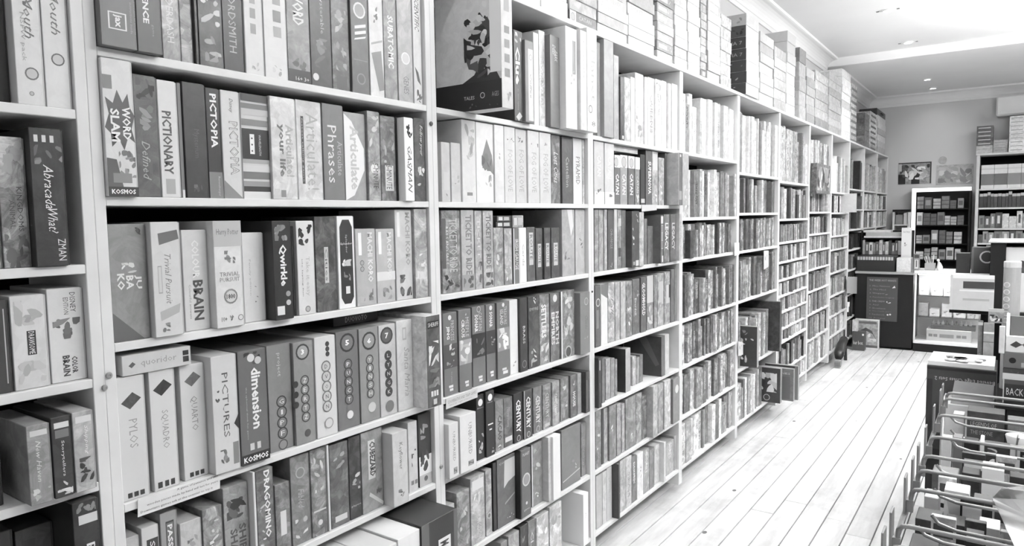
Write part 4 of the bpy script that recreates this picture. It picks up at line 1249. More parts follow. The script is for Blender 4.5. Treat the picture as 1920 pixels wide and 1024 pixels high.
tag(rest, 'rows of narrow game boxes filling the far bays of the shelving', 'game boxes', kind='stuff')
print('stuff boxes', nst, 'flat', nfl)

# ------------------------------------------------------------------ notes, screws and tags on the shelving


def slip(name, label, px, X, z0off, tone, deco='', cat='note', th=.0012, group=None):
    """a paper slip on the front of a board: px = (x0, x1, ytop_left, ybot_left, ytop_right, ybot_right)"""
    xa, xb2, ya, yb2, yc, yd = px
    p = [on_x(xa, yb2, X), on_x(xb2, yd, X), on_x(xb2, yc, X), on_x(xa, ya, X)]
    mb = MB()
    fr = [Vector((X + th, q.y, q.z)) for q in p]
    bk = [Vector((X, q.y, q.z)) for q in p]
    a = (lin(tone), .02, .5, 0)
    mb.quad(fr, a); mb.quad(bk[::-1], a)
    for k in range(4):
        mb.quad([bk[k], bk[(k + 1) % 4], fr[(k + 1) % 4], fr[k]], a)
    o = mb.build(name, PRINT, origin=tuple(p[0]))
    tag(o, label, cat, group)
    if deco:
        m2 = MB()
        w = (fr[1] - fr[0]).length
        U = (fr[1] - fr[0]).normalized()
        V = (fr[3] - fr[0]).normalized()
        Spine(m2, fr[0], U, V, w, (fr[3] - fr[0]).length, (1, 0, 0)).run(deco, random.Random(3))
        m2.build('handwriting', PRINT, o)
    return o


slip('paper_note', 'long curling handwritten note hanging below the pale wooden game boxes', (258, 412, 936, 970, 892, 916), .0015, 0, 222,
     'h,A_game_of_patience_and_skill,.45,.97,.8,90,.16 h,wooden_pieces_made_by_hand_will_last_for_years,.1,.97,.5,90,.16 h,Downstairs_games_ask_at_the_counter_to_try_it,.03,.9,.2,90,.16')
slip('paper_note', 'narrow printed note on the board under the dark sonar box set', (836, 895, 748, 768, 727, 745), .0015, 0, 205,
     'h,COOPERATIVE_AND_TEAM_GAMES,.05,.95,.6,130,.3 h,two_to_eight_players,.1,.8,.25,150,.2')
slip('paper_note', 'torn pale label hanging from the second board of the fourth bay', (1203, 1231, 384, 397, 384, 394), .0015, 0, 205)
slip('paper_note', 'crumpled paper sheet pinned on the sixth bay edge', (1432, 1441, 470, 506, 470, 500), .012, 0, 210, 'b,.2,.3,.8,.7,3,150')
slip('paper_note', 'small pale tag hanging at the foot of the sixth bay post', (1384, 1393, 640, 668, 642, 665), .012, 0, 215, 'b,.2,.3,.8,.7,3,150')
slip('price_card', 'plain grey card hanging at the far end of the shelving', (1588, 1607, 519, 550, 519, 551), .03, 0, 178, cat='sign')
slip('price_card', 'short white card strip hanging on the fifth board of the third post', (1377, 1386, 455, 480, 455, 478), .01, 0, 226, cat='sign')


def knob(px, py, r, tone, label, X=.001):
    p = on_x(px, py, X)
    mb = MB()
    ring = []
    for k, (dx, rr) in enumerate(((0, r), (.002, r), (.004, r * .8), (.0045, r * .35), (.0035, r * .3))):
        ring.append([(X + dx, p.y + rr * math.cos(2 * math.pi * q / 14), p.z + rr * math.sin(2 * math.pi * q / 14)) for q in range(14)])
    a = (lin(tone), 0, 0, 0)
    for i in range(4):
        for q in range(14):
            mb.quad([ring[i][q], ring[i][(q + 1) % 14], ring[i + 1][(q + 1) % 14], ring[i + 1][q]], a)
    mb.quad(ring[4], a)
    o = mb.build('screw_cap', GREYMAT if tone > 100 else PRINT, origin=tuple(p), smooth=False)
    tag(o, label, 'screw', 'screw caps on the shelf posts')


knob(204, 704, .0075, 130, 'grey plastic cap on the wide near post, upper of two')
knob(196, 727, .0065, 150, 'shiny screw head just under the grey cap on the near post')
knob(808, 232, .008, 90, 'dark cap on the second post near the top shelf')
knob(827, 875, .008, 110, 'dark cap low on the second post')
knob(1110, 547, .005, 60, 'tiny dark screw on the third post')
# ------------------------------------------------------------------ added unseen battens for the ceiling fill, and the downlights
for k, yy in enumerate((3.2, 7.4)):
    root = empty('added_batten', (2.75, yy, 3.0))
    tag(root, 'added white batten out of view for the ceiling fill, %s of two' % ('nearer', 'farther')[k], 'ceiling light', 'added unseen battens')
    mb = MB(); mb.box(2.70, 2.80, yy - .78, yy + .78, 2.98, 3.03, (.8, 0, 0, 0), bevel=.006); mb.build('housing', WHITEMAT, root)
    for dy in (-.6, .6):
        mb = MB(); mb.tube([(2.75, yy + dy, 3.031), (2.75, yy + dy, 3.598)], .003, (.5, 0, 0, 0), n=6); mb.build('cord', STEELMAT, root)

for k, (lx, ly) in enumerate(SPOTS):
    zc = 3.60 if ly < 9.5 else 3.52
    root = empty('downlight', (lx, ly, zc))
    pos = ['nearest', 'second', 'third', 'fourth', 'fifth', 'sixth', 'seventh', 'last'][k]
    tag(root, 'small round recessed downlight, ' + pos + ' in the ceiling row over the aisle', 'ceiling light', 'recessed ceiling lights')
    mb = MB()
    R = [(.055, -.001), (.055, -.010), (.040, -.012), (.036, -.002)]
    for i in range(3):
        for q in range(20):
            a0, a1 = 2 * math.pi * q / 20, 2 * math.pi * (q + 1) / 20
            (r0, z0), (r1, z1) = R[i], R[i + 1]
            mb.quad([(lx + r0 * math.cos(a0), ly + r0 * math.sin(a0), zc + z0), (lx + r0 * math.cos(a1), ly + r0 * math.sin(a1), zc + z0),
                     (lx + r1 * math.cos(a1), ly + r1 * math.sin(a1), zc + z1), (lx + r1 * math.cos(a0), ly + r1 * math.sin(a0), zc + z1)], (.8, 0, 0, 0))
    mb.build('trim_ring', WHITEMAT, root)
    mb = MB()
    mb.quad([(lx + .037 * math.cos(2 * math.pi * q / 20), ly + .037 * math.sin(2 * math.pi * q / 20), zc - .004) for q in range(20)][::-1], (.8, 0, 0, 0))
    mb.build('lens', LAMP, root)
    if k in (4, 5):
        for s_ in (-1, 1):
            mb = MB()
            mb.box(lx + s_ * .085 - .012, lx + s_ * .085 + .012, ly - .008, ly + .008, zc - .008, zc - .001, (lin(120), 0, 0, 0))
            mb.build('spring_clip', GREYMAT, root)


def tbox(name, label, cat, x0, x1, y0, y1, z0, z1, tone, art=.0, near=None, group=None, deco='', bevel=.002, mat=None, front=None, parent=None):
    """a box whose printed face looks towards the camera end of the room (-Y)"""
    mb = MB()
    sd = random.Random(int((x0 + y0 * 3 + z0 * 7) * 1000)).random()
    t = lin(tone)
    mb.box(x0, x1, y0, y1, z0, z1, (t, art * .5, sd, 0), near=(lin(near if near is not None else tone), art, sd, 0),
           front=(lin(front), 0, sd, 0) if front is not None else None, bevel=bevel)
    if parent is not None:
        o = mb.build(name, mat or PRINT, parent)
    else:
        o = mb.build(name, mat or PRINT, origin=((x0 + x1) / 2, (y0 + y1) / 2, z0))
    if label:
        tag(o, label, cat, group)
    if deco:
        m2 = MB()
        g = .00012
        m2.quad([(x0 + .001, y0 - g, z0 + .001), (x1 - .001, y0 - g, z0 + .001), (x1 - .001, y0 - g, z1 - .001), (x0 + .001, y0 - g, z1 - .001)], (lin(near if near is not None else tone), art, sd, 0))
        Spine(m2, (x0, y0, z0), (1, 0, 0), (0, 0, 1), x1 - x0, z1 - z0, (0, -1, 0)).run(deco, random.Random(9))
        if parent is None:
            m2.build('box_print', PRINT, o)
        else:
            pass
    return o


def pxbox(name, label, cat, xa, xb2, ya, yb2, Y, dep, tone, **kw):
    """near face at depth Y covering the photo rectangle xa..xb2, ya..yb2"""
    a = on_y(xa, (ya + yb2) / 2, Y)
    b2 = on_y(xb2, (ya + yb2) / 2, Y)
    t = on_y((xa + xb2) / 2, ya, Y)
    u = on_y((xa + xb2) / 2, yb2, Y)
    z0 = kw.pop('z0', None)
    z0 = u.z if z0 is None else z0
    return tbox(name, label, cat, a.x, b2.x, Y, Y + dep, z0, t.z, tone, **kw)


# ------------------------------------------------------------------ sales counter at the end of the aisle
CY = 9.80
root = empty('sales_counter', (.3, CY, 0))
tag(root, 'black panelled sales counter with a thin pale top edge at the aisle end', 'counter')
a = (lin(35), 0, 0, 0)
mb = MB(); mb.box(.008, .655, CY, CY + .6, .03, .935, a, bevel=.004); mb.build('front_panel', BLACKMAT, root)
mb = MB(); mb.box(.006, .66, CY - .02, CY + .62, .936, .965, a, bevel=.004); mb.build('counter_top', simple('grey_edge_top', 150, .4), root)
mb = MB(); mb.box(.01, .64, CY + .05, CY + .55, 0, .03, a); mb.build('kick_board', BLACKMAT, root)

p0 = on_y(1624, 600, CY); p1 = on_y(1684, 521, CY)
tb = tbox('chalkboard', 'chalkboard list of ten hand written game names on the black counter front', 'sign', p0.x, p1.x, CY - .012, CY - .001, p0.z, p1.z, 62,
          deco='h,THE_WEEK_HOT_WANTS,.08,.95,.93,150,.045 h,1._Mice_Nations,.1,.75,.8,120,.035 p,210,.82,.76,.93,.77,.9,.82 h,2._The_Mind,.1,.62,.72,115,.035 h,3._Wingspan,.1,.58,.63,130,.035 b,.6,.6,.75,.64,3,160 h,4._Pandemic_Legacy,.1,.9,.54,115,.035 h,5._THE_CREW,.1,.6,.45,135,.035 b,.65,.41,.8,.47,4,205 h,6._Azul,.1,.4,.37,110,.035 h,7._Gloomhaven,.1,.62,.29,120,.035 h,8._The_Castle_game,.1,.82,.22,100,.035 h,9._Patchwork,.1,.6,.145,115,.035 c,.7,.15,.03,205 c,.78,.16,.03,205 h,10._Pictures,.1,.62,.065,120,.035')

# glass display case
root = empty('glass_display_case', (1.1, CY, 0))
tag(root, 'lit glass display case of white dice sets beside the black counter', 'display case')
X0, X1 = .668, 1.75
a = (lin(225), 0, 0, 0)


def part(name, root, mat, *c, t=a, bv=.003):
    m_ = MB(); m_.box(*c, t, bevel=bv)
    return m_.build(name, mat, root)


part('plinth', root, BLACKMAT, X0, X1, CY + .01, CY + .5, 0, .10)
part('case_base', root, WHITEMAT, X0, X1, CY, CY + .5, .10, .135)
part('case_top', root, WHITEMAT, X0 - .005, X1, CY - .01, CY + .51, .955, .99)
part('frame_upright', root, WHITEMAT, X0, X0 + .02, CY, CY + .02, .135, .955)
part('frame_upright', root, WHITEMAT, X1 - .02, X1, CY, CY + .02, .135, .955)
part('back_board', root, WHITEMAT, X0, X1, CY + .48, CY + .5, .135, .955)
part('glass_pane', root, GLASS, X0 + .02, X1 - .02, CY + .004, CY + .010, .137, .953, bv=0)
part('glass_shelf', root, GLASS, X0 + .02, X1 - .02, CY + .06, CY + .47, .42, .428, bv=0)
part('glass_shelf', root, GLASS, X0 + .02, X1 - .02, CY + .06, CY + .47, .68, .688, bv=0)
part('light_strip', root, CASEGLOW, X0 + .03, X1 - .03, CY + .03, CY + .045, .94, .95, bv=0)
area('case_strip_lamp', (1.15, CY + .12, .93), .9, .12, 16)
rnd = random.Random(21)
CG = 'small white boxes in the glass case'
ci = 0
for sh, (z0, cells) in enumerate(((.6884, 7), (.4284, 6))):
    x = X0 + .04
    for k in range(cells):
        wd = rnd.uniform(.09, .15)
        if x + wd > X1 - .3:
            break
        hh = rnd.uniform(.08, .16)
        tbox('dice_box', 'pale boxed dice set in the glass case, %s along %s glass shelf' % (ORD[k + 1], ('upper', 'lower')[sh]), 'box', x, x + wd, CY + .12 + rnd.uniform(0, .04), CY + .32, z0, z0 + hh,
             rnd.choice([235, 240, 190, 215]), art=.1, group=CG, deco='b,.2,.2,.8,.8,3,%d' % rnd.choice([150, 170, 120]))
        x += wd + rnd.uniform(.008, .03)
tbox('paint_rack', 'white tiered rack with a label strip at the glass case foot', 'rack', .80, 1.26, CY + .1, CY + .3, .1356, .27, 238, deco='r,.05,.35,.14,.6,150 r,.16,.35,.25,.6,150 r,.3,.3,.62,.62,165 r,.68,.35,.78,.6,140 r,.8,.35,.9,.6,140')
root = tbox('bottle_tray', 'dark tray of small pots standing on the white tiered rack', 'tray', .84, 1.30, CY + .14, CY + .3, .2706, .325, 80)
for k in range(9):
    mb = MB()
    cx_ = .87 + k * .047
    mb.tube([(cx_, CY + .2, .326), (cx_, CY + .2, .350), (cx_, CY + .2, .352), (cx_, CY + .2, .375)], [.016, .016, .009, .008], (lin(rnd.choice([220, 90, 235])), 0, 0, 0), n=8)
    mb.build('paint_pot', PRINT, root)

# things on the counter
CT_Z = .9656
root = empty('card_bin', (.3, CY + .1, CT_Z))
tag(root, 'long black card bin with a row of pale labels on the counter', 'card bin')
p0 = on_y(1603, 503, CY + .04); p0.x = max(p0.x, .014); p1 = on_y(1678, 481, CY + .04)
mb = MB(); mb.box(p0.x, p1.x, CY + .04, CY + .34, CT_Z, p1.z, (lin(38), 0, 0, 0), bevel=.003); mb.build('bin_body', PRINT, root)
for k in range(13):
    xx = p0.x + .01 + k * (p1.x - p0.x - .02) / 13
    mb = MB(); mb.box(xx, xx + .024, CY + .034, CY + .0395, p1.z - .05, p1.z - .008, (lin(rnd.choice([190, 205, 175])), .05, .2, 0)); mb.build('label_card', PRINT, root)
zt = p1.z + .0006
# book riser above the bin
root = empty('book_riser', (.3, CY + .36, CT_Z))
tag(root, 'dark two-tier book riser standing behind the card bin on the counter', 'stand')
part('side_board', root, BLACKMAT, .008, .02, CY + .36, CY + .6, CT_Z, 1.47)
part('side_board', root, BLACKMAT, .575, .595, CY + .36, CY + .6, CT_Z, 1.47)
part('riser_shelf', root, BLACKMAT, .021, .574, CY + .36, CY + .6, 1.145, 1.16)
part('riser_shelf', root, BLACKMAT, .021, .574, CY + .36, CY + .6, 1.36, 1.375)
part('back_board', root, BLACKMAT, .021, .574, CY + .585, CY + .6, CT_Z, 1.47)
x = .025
k = 0
while x < .50:
    wd = rnd.uniform(.022, .045)
    k += 1
    tbox('rule_book', 'thin book on the counter riser, %s from the wall shelving side' % ORD[min(k, 21)], 'book', x, x + wd, CY + .38, CY + .56, 1.1606, 1.1606 + rnd.uniform(.15, .19), rnd.choice([60, 90, 150, 200, 120, 75]), art=.2,
         group='books on the counter riser', deco='r,.3,.3,.7,.8,%d' % rnd.choice([200, 60, 150]))
    x += wd + .002
for k, (xa, xb2, z0, z1, t) in enumerate(((.04, .56, 1.3756, 1.40, 215), (.06, .55, 1.4006, 1.445, 170), (.03, .35, 1.4456, 1.475, 205))):
    tbox('flat_carton', ('white flat carton lowest on the counter riser top', 'grey flat carton middle of three on the riser', 'pale flat carton topmost on the counter riser')[k], 'box', xa, xb2, CY + .38, CY + .57, z0, z1, t, art=.05)
pxbox('sheet_holder', 'upright white notice in a holder at the counter corner', 'sign', 1690, 1709, 427, 478, CY + .3, .02, 225, z0=CT_Z, deco='h,NOTICE,.2,.8,.9,90,.04 b,.3,.55,.7,.7,4,150 r,.2,.0,.9,.25,45')
pxbox('paper_pile', 'slumped pile of white papers on the counter end', 'papers', 1681, 1708, 484, 503, CY + .05, .22, 215, art=.12, z0=CT_Z)
pxbox('leaflet_holder', 'small grey leaflet holder at the counter and glass case join', 'stand', 1713, 1724, 476, 503, CY + .06, .06, 130, z0=.9906, deco='r,.2,.1,.8,.65,200 r,.4,.2,.6,.6,80 r,.1,.75,.9,.95,60')
root = empty('pen_cup', (.79, CY + .2, .9906))
p0 = on_y(1744, 500, CY + .2)
root.location = (p0.x, CY + .2, .9906)
tag(root, 'square grey pen cup full of white pens on the glass case', 'pen cup')
mb = MB(); mb.box(p0.x - .055, p0.x + .055, CY + .15, CY + .25, .9906, 1.075, (lin(160), 0, 0, 0), bevel=.004); mb.build('cup', PRINT, root)
for k in range(6):
    mb = MB()
    dx = -.04 + k * .014
    mb.tube([(p0.x + dx, CY + .2, 1.076), (p0.x + dx * 1.5 - .01, CY + .19 + .01 * (k % 3), 1.15 + .012 * (k % 3))], .005, (lin(235 if k % 2 else 170), 0, 0, 0), n=6)
    mb.build('pen', PRINT, root)
root = empty('figurine', (0, 0, 0))
p0 = on_y(1762, 500, CY + .15)
root.location = (p0.x, CY + .15, .9906)
tag(root, 'pale small ornament leaning beside the pen cup', 'ornament')
mb = MB(); mb.tube([(p0.x, CY + .15, .9906), (p0.x, CY + .15, 1.03), (p0.x - .005, CY + .15, 1.07), (p0.x - .015, CY + .15, 1.10)], [.03, .034, .022, .008], (lin(215), .2, .3, 0), n=10); mb.build('body', PRINT, root)
mb = MB(); mb.tube([(p0.x - .016, CY + .15, 1.10), (p0.x - .017, CY + .15, 1.115), (p0.x - .018, CY + .15, 1.13)], [.012, .018, .006], (lin(225), 0, .3, 0), n=10); mb.build('head', PRINT, root)
# box leaning on the counter and its cracker carton
pxbox('large_game_box', 'large pale framed game box leaning on the black counter foot', 'game box', 1603, 1648, 599, 647, CY - .10, .06, 200, z0=.001, near=150, art=.25,
      deco='r,0,0,1,.03,225 r,0,.97,1,1,225 r,.96,0,1,1,225 r,.05,.85,.9,.93,90 p,70,.2,.6,.45,.72,.7,.62,.85,.4,.9,.3,.75,.5,.5,.6,.3,.55 b,.5,.2,.9,.55,8,200 r,.05,.04,.95,.12,80')
pxbox('cracker_carton', 'dark carton with white lowercase lettering on the floor by the counter', 'box', 1598, 1621, 622, 640, CY - .30, .12, 70, z0=.001, deco='h,ker_box.,.1,.9,.42,225,.2 r,.8,.8,.95,.9,230')
pxbox('glass_jar_pack', 'pale striped pack standing on the dark carton by the counter', 'box', 1598, 1608, 600, 621, CY - .28, .08, 190, z0=.2346, art=.2)
root = empty('counter_figure', (0, 0, 0))
p0 = on_y(1592.5, 590, CY - .05)
# pale tool hanging from the end post
mb = MB(); mb.tube([(.012, 9.31, .50), (.012, 9.31, .56), (.012, 9.31, .57), (.012, 9.31, .62)], [.012, .012, .02, .022], (lin(245), 0, 0, 0), n=10)
tag(mb.build('hanging_tag', PRINT, origin=(.012, 9.31, .5)), 'small bright exclamation shaped tag hanging on the end post', 'tag')
bpy.data.objects.remove(root)

# black roller case standing in the aisle near the ninth bay
root = empty('roller_bag', (.12, 8.35, 0))
tag(root, 'black roller bag slumped out of the bottom shelf near the aisle end', 'bag')
mb = MB(); mb.tube([(.055, 8.95, .20), (.06, 8.85, .23), (.075, 8.60, .20), (.09, 8.42, .14), (.095, 8.36, .11)], [.03, .045, .05, .055, .04], (lin(32), .1, .3, 0), n=10); mb.build('bag_body', PRINT, root, smooth=True)
mb = MB(); mb.tube([(.07, 8.31, .055), (.13, 8.31, .055)], .04, (lin(120), 0, .3, 0), n=14); mb.build('wheel', PRINT, root)
mb = MB(); mb.tube([(.09, 8.80, .001), (.085, 8.80, .17)], .018, (lin(40), 0, .3, 0), n=8); mb.build('foot', PRINT, root)

# ------------------------------------------------------------------ back wall: lit cabinet, posters, bookcase, air conditioner
BY = 12.70
root = empty('lit_cabinet', (.7, 12.4, 0))
tag(root, 'tall dark cabinet with a bright white lit frame on the back wall', 'cabinet')
a0 = on_y(1708, 430, 12.40); a1 = on_y(1819, 430, 12.40)
ztp = on_y(1765, 352, 12.40).z
xa, xb2 = a0.x, a1.x
part('frame_header', root, emit('lit_frame', 1.1), xa, xb2, 12.40, 12.43, ztp - .055, ztp)
part('frame_jamb', root, emit('lit_jamb', 1.0), xa, xa + .055, 12.40, 12.43, .9, ztp - .056)
part('side_board', root, BLACKMAT, xa, xa + .02, 12.432, 12.69, 0, ztp)
part('side_board', root, BLACKMAT, xb2 - .03, xb2, 12.40, 12.69, 0, ztp - .056)
part('back_board', root, BLACKMAT, xa + .021, xb2 - .031, 12.67, 12.69, 0, ztp)
zsh = [on_y(1765, yy, 12.41).z for yy in (391, 422, 457, 487)] + [.72, .4]
for z0 in zsh:
    part('cabinet_shelf', root, BLACKMAT, xa + .021, xb2 - .031, 12.435, 12.668, z0 - .018, z0)
CB = 'small packs in the lit cabinet'
ci = 0
rnd = random.Random(33)
for si, z0 in enumerate(zsh[:4]):
    x = xa + .07
    k = 0
    gap = (ztp - .06 if si == 0 else zsh[si - 1] - .02) - z0
    while x < xb2 - .14:
        wd = rnd.uniform(.065, .10)
        k += 1
        hh = gap * rnd.uniform(.45, .9)
        t = rnd.choice([200, 215, 120, 165, 95, 185, 140])
        n2 = rnd.choice([1, 1, 3, 4])
        st = 'r,0,.30,1,.36,70 r,0,.62,1,.68,70' if n2 > 2 else 'r,.15,.3,.85,.75,%d' % rnd.choice([90, 220, 150])
        tbox('card_pack', 'small pack in the lit cabinet, %s along its %s shelf' % (ORD[k], ('top', 'second', 'third', 'fourth')[si]), 'pack', x, x + wd, 12.45, 12.6, z0 + .0006, z0 + hh, t, art=.12, group=CB, deco=st)
        x += wd + rnd.uniform(.004, .02)

p0 = on_y(1684, 346, BY); p1 = on_y(1747, 303, BY)
mb = MB()
mb.box(p0.x, p1.x, BY - .008, BY - .001, p0.z, p1.z, (lin(60), 0, .3, 0), near=(lin(150), .3, .3, 0))
o = mb.build('poster', PRINT, origin=(p0.x, BY, p0.z))
tag(o, 'dark framed black and white poster on the back wall', 'poster')
m2 = MB()
Spine(m2, (p0.x, BY - .008, p0.z), (1, 0, 0), (0, 0, 1), p1.x - p0.x, p1.z - p0.z, (0, -1, 0)).run('r,0,.95,1,1,50 r,.96,0,1,1,60 r,.0,.0,.22,.45,35 r,.4,.0,.65,.55,40 b,.05,.3,.95,.9,16,70 b,.2,.2,.9,.8,9,225 b,.65,.1,.95,.8,5,190 r,.0,.6,.1,.95,190', random.Random(2))
m2.build('poster_print', PRINT, o)
p0 = on_y(1755, 347, BY); p1 = on_y(1826, 307, BY)
mb = MB(); mb.box(p0.x, p1.x, BY - .006, BY - .001, p0.z, p1.z, (lin(178), .16, .6, 0))
o = mb.build('map_poster', PRINT, origin=(p0.x, BY, p0.z))
tag(o, 'pale crowded map poster right of the dark framed poster', 'poster')
m2 = MB()
Spine(m2, (p0.x, BY - .006, p0.z), (1, 0, 0), (0, 0, 1), p1.x - p0.x, p1.z - p0.z, (0, -1, 0)).run('b,.05,.1,.95,.9,26,190 b,.05,.1,.95,.9,18,150 p,235,.78,.35,.9,.55,.95,.6,.82,.38 p,235,.8,.08,.9,.18,.92,.14,.84,.06', random.Random(5))
m2.build('poster_print', PRINT, o)
p0 = on_y(1768, 300, BY)
mb = MB(); mb.tube([(p0.x, BY - .014, p0.z), (p0.x, BY - .001, p0.z)], .055, (lin(178), .1, .5, 0), n=16)
tag(mb.build('round_plaque', PRINT, origin=(p0.x, BY, p0.z)), 'round grey plaque on the back wall above the map poster', 'plaque')

# bookcase at the back right
root = empty('bookcase', (1.7, 12.4, 0))
tag(root, 'wide white bookcase against the back wall right of the lit cabinet', 'bookcase')
bx0, bx1 = 1.165, 2.35
btop = 2.50
part('side_board', root, SHELFMAT, bx0, bx0 + .04, 12.30, 12.69, 0, btop)
part('side_board', root, SHELFMAT, bx1 - .04, bx1, 12.30, 12.69, 0, btop)
part('top_board', root, SHELFMAT, bx0 - .01, bx1, 12.29, 12.69, btop + .001, btop + .03)
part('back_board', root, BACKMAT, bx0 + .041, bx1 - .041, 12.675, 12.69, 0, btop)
bz = [on_y(1880, yy, 12.3).z for yy in (353, 389, 428, 456)] + [1.1, .8, .5, .2]
for z0 in bz:
    part('bookcase_shelf', root, SHELFMAT, bx0 + .041, bx1 - .041, 12.305, 12.674, z0 - .025, z0)
rnd = random.Random(14)
BB = 'boxes in the back bookcase'
x = bx0 + .06
k = 0
while x < bx1 - .2:
    k += 1
    o = tbox('file_box', 'white topped file box on the bookcase top shelf, %s along' % ORD[k], 'box', x, x + .155, 12.33, 12.6, bz[0] + .0006, bz[0] + .34, 225, art=.03, group=BB,
             deco='r,0,.15,1,.62,%d r,0,.80,1,.86,205' % rnd.choice([115, 95, 130, 150]))
    x += .158
for si in range(1, 6):
    x = bx0 + .05
    k = 0
    gap = bz[si - 1] - .028 - bz[si]
    while x < bx1 - .16:
        wd = rnd.uniform(.03, .05) if si == 1 else rnd.uniform(.05, .11)
        k += 1
        if k > 14:
            break
        hh = gap * (rnd.uniform(.78, .92) if si < 2 else rnd.uniform(.6, .95))
        t = rnd.choice([45, 55, 60]) if si == 1 else rnd.choice([120, 90, 150, 215, 70, 180])
        tbox('shelf_pack', 'pack in the back bookcase, %s along its %s shelf' % (ORD[k], ORD[si + 1]), 'box', x, x + wd, 12.32, 12.58, bz[si] + .0006, bz[si] + hh, t, art=.2, group=BB, deco='r,0,.8,1,1,190' if si == 1 else 'r,.3,.3,.7,.8,%d' % rnd.choice([80, 215]))
        x += wd + .003
# stacks on the bookcase
z00 = btop + .0306
TB = 'boxes on the back bookcase'
for si, (xa_, xb_, zt, n, t) in enumerate(((1831, 1862, 236, 7, 90), (1863, 1890, 262, 5, 165), (1892, 1922, 217, 9, 236), (1924, 1960, 216, 9, 225))):
    A = on_y(xa_, 260, 12.34).x; B = on_y(xb_, 260, 12.34).x
    H = on_y((xa_ + xb_) / 2, zt, 12.34).z - z00
    for k in range(n):
        tt = (185 if si == 0 and k < 2 else t) + rnd.uniform(-12, 12)
        tbox('stacked_carton', '%s flat box, %s of its stack, %s stack on the back bookcase' % (tone_word(tt), LAY[k], ORD[si + 1]), 'box', A, B, 12.34, 12.6, z00 + H * k / n, z00 + H * (k + 1) / n - .0006, tt, art=.2, group=TB,
             deco='r,.1,.35,.85,.6,%d' % (200 if t < 120 else 180))
# air conditioner
root = empty('air_conditioner', (1.9, 12.5, 2.98))
tag(root, 'white wall air conditioner above the back bookcase', 'air conditioner')
A = on_y(1868, 200, 12.45)
part('housing', root, WHITEMAT, A.x, A.x + .85, 12.45, 12.69, 3.06, 3.34, bv=.02)
part('louvre', root, WHITEMAT, A.x + .05, A.x + .8, 12.44, 12.449, 3.08, 3.13, bv=.002)
part('trunking_cap', root, WHITEMAT, A.x + .86, A.x + .9, 12.6, 12.69, 3.05, 3.3, bv=.004)
# wall cupboard ledge left of the lit cabinet
root = empty('corner_shelf', (.2, 12.5, 0))
tag(root, 'open corner shelf with a dark top left of the lit cabinet', 'shelf')
A = on_y(1673, 410, 12.35); B = on_y(1706, 410, 12.35)
part('dark_top', root, BLACKMAT, A.x, B.x, 12.35, 12.68, on_y(1690, 397, 12.35).z, on_y(1690, 393, 12.35).z)
part('side_board', root, SHELFMAT, A.x, A.x + .03, 12.36, 12.68, .0, on_y(1690, 398, 12.35).z)
part('side_board', root, SHELFMAT, B.x - .03, B.x, 12.36, 12.68, .0, on_y(1690, 398, 12.35).z)
zz = on_y(1690, 421, 12.35).z
part('corner_board', root, SHELFMAT, A.x + .031, B.x - .031, 12.36, 12.68, zz - .02, zz)
tbox('grey_crate', 'mid grey crate in the open corner shelf', 'box', A.x + .04, B.x - .1, 12.4, 12.6, zz + .0006, zz + .15, 140)
tbox('white_folder', 'white folder beside the grey crate in the corner shelf', 'folder', B.x - .09, B.x - .04, 12.4, 12.6, zz + .0006, zz + .18, 225)
# ------------------------------------------------------------------ the display in the right foreground
# black table with a pile of boxed classics
root = empty('display_table', (1.75, 3.75, 0))
tag(root, 'black display table holding the pile of boxed classic games', 'table')
part('table_top', root, BLACKMAT, 1.585, 2.3, 3.72, 4.19, .83, .85)
for lx in (1.60, 2.26):
    for ly in (3.74, 4.14):
        part('leg', root, BLACKMAT, lx, lx + .03, ly, ly + .03, 0, .829)
Y = 3.76
pxbox('backgammon_box', 'black boxed classic game with serif capitals, lowest on the display table', 'game box', 1880, 1990, 716, 762, Y, .30, 45, z0=.8506, deco='r,0,.82,1,1,70 h,BACKGAMMON,.06,.9,.5,205,.3 r,.0,0,.02,1,200')
zb1 = on_y(1935, 716, Y).z + .0006
pxbox('classic_box', 'flat box with a pale lid band above the serif lettered one', 'game box', 1880, 1985, 694, 716, Y, .28, 60, z0=zb1, deco='r,0,.0,1,.55,210 b,.05,.6,.9,.9,6,90')
zb2 = on_y(1932, 694, Y).z + .0006
pxbox('oval_window_box', 'dark grey flat box with a black oval on its end', 'game box', 1881, 1980, 664, 694, Y, .27, 98, z0=zb2, deco='c,.18,.5,.07,28 p,150,.35,.1,.5,.1,.5,.4,.35,.4')
zb3 = on_y(1930, 664, Y).z + .0006
# white open-fronted carton
root = empty('open_carton', (1.75, Y, zb3))
tag(root, 'white sloping open carton with a dark leaf drawing on top of the pile', 'carton')
A = on_y(1886, 640, Y).x
B = on_y(1985, 640, Y).x
zc = on_y(1930, 632, Y).z
part('carton_front', root, PRINT, A, B, Y, Y + .012, zb3, zc, t=(lin(232), 0, 0, 0))
part('carton_floor', root, PRINT, A + .013, B - .013, Y + .013, Y + .24, zb3, zb3 + .01, t=(lin(200), 0, 0, 0))
mb = MB()
for xx in (A, B - .012):
    P = [(xx, Y + .0125, zb3), (xx, Y + .25, zb3), (xx, Y + .25, zc + .07), (xx, Y + .0125, zc)]
    Q = [(q[0] + .012, q[1], q[2]) for q in P]
    mb2 = MB()
    aa = (lin(232), 0, 0, 0)
    mb2.quad(P, aa); mb2.quad(Q[::-1], aa)
    for k in range(4):
        mb2.quad([P[k], P[(k + 1) % 4], Q[(k + 1) % 4], Q[k]], aa)
    mb2.build('carton_side', PRINT, root)
part('carton_back', root, PRINT, A + .013, B - .013, Y + .24, Y + .25, zb3 + .011, zc + .06, t=(lin(90), 0, 0, 0))
m2 = MB()
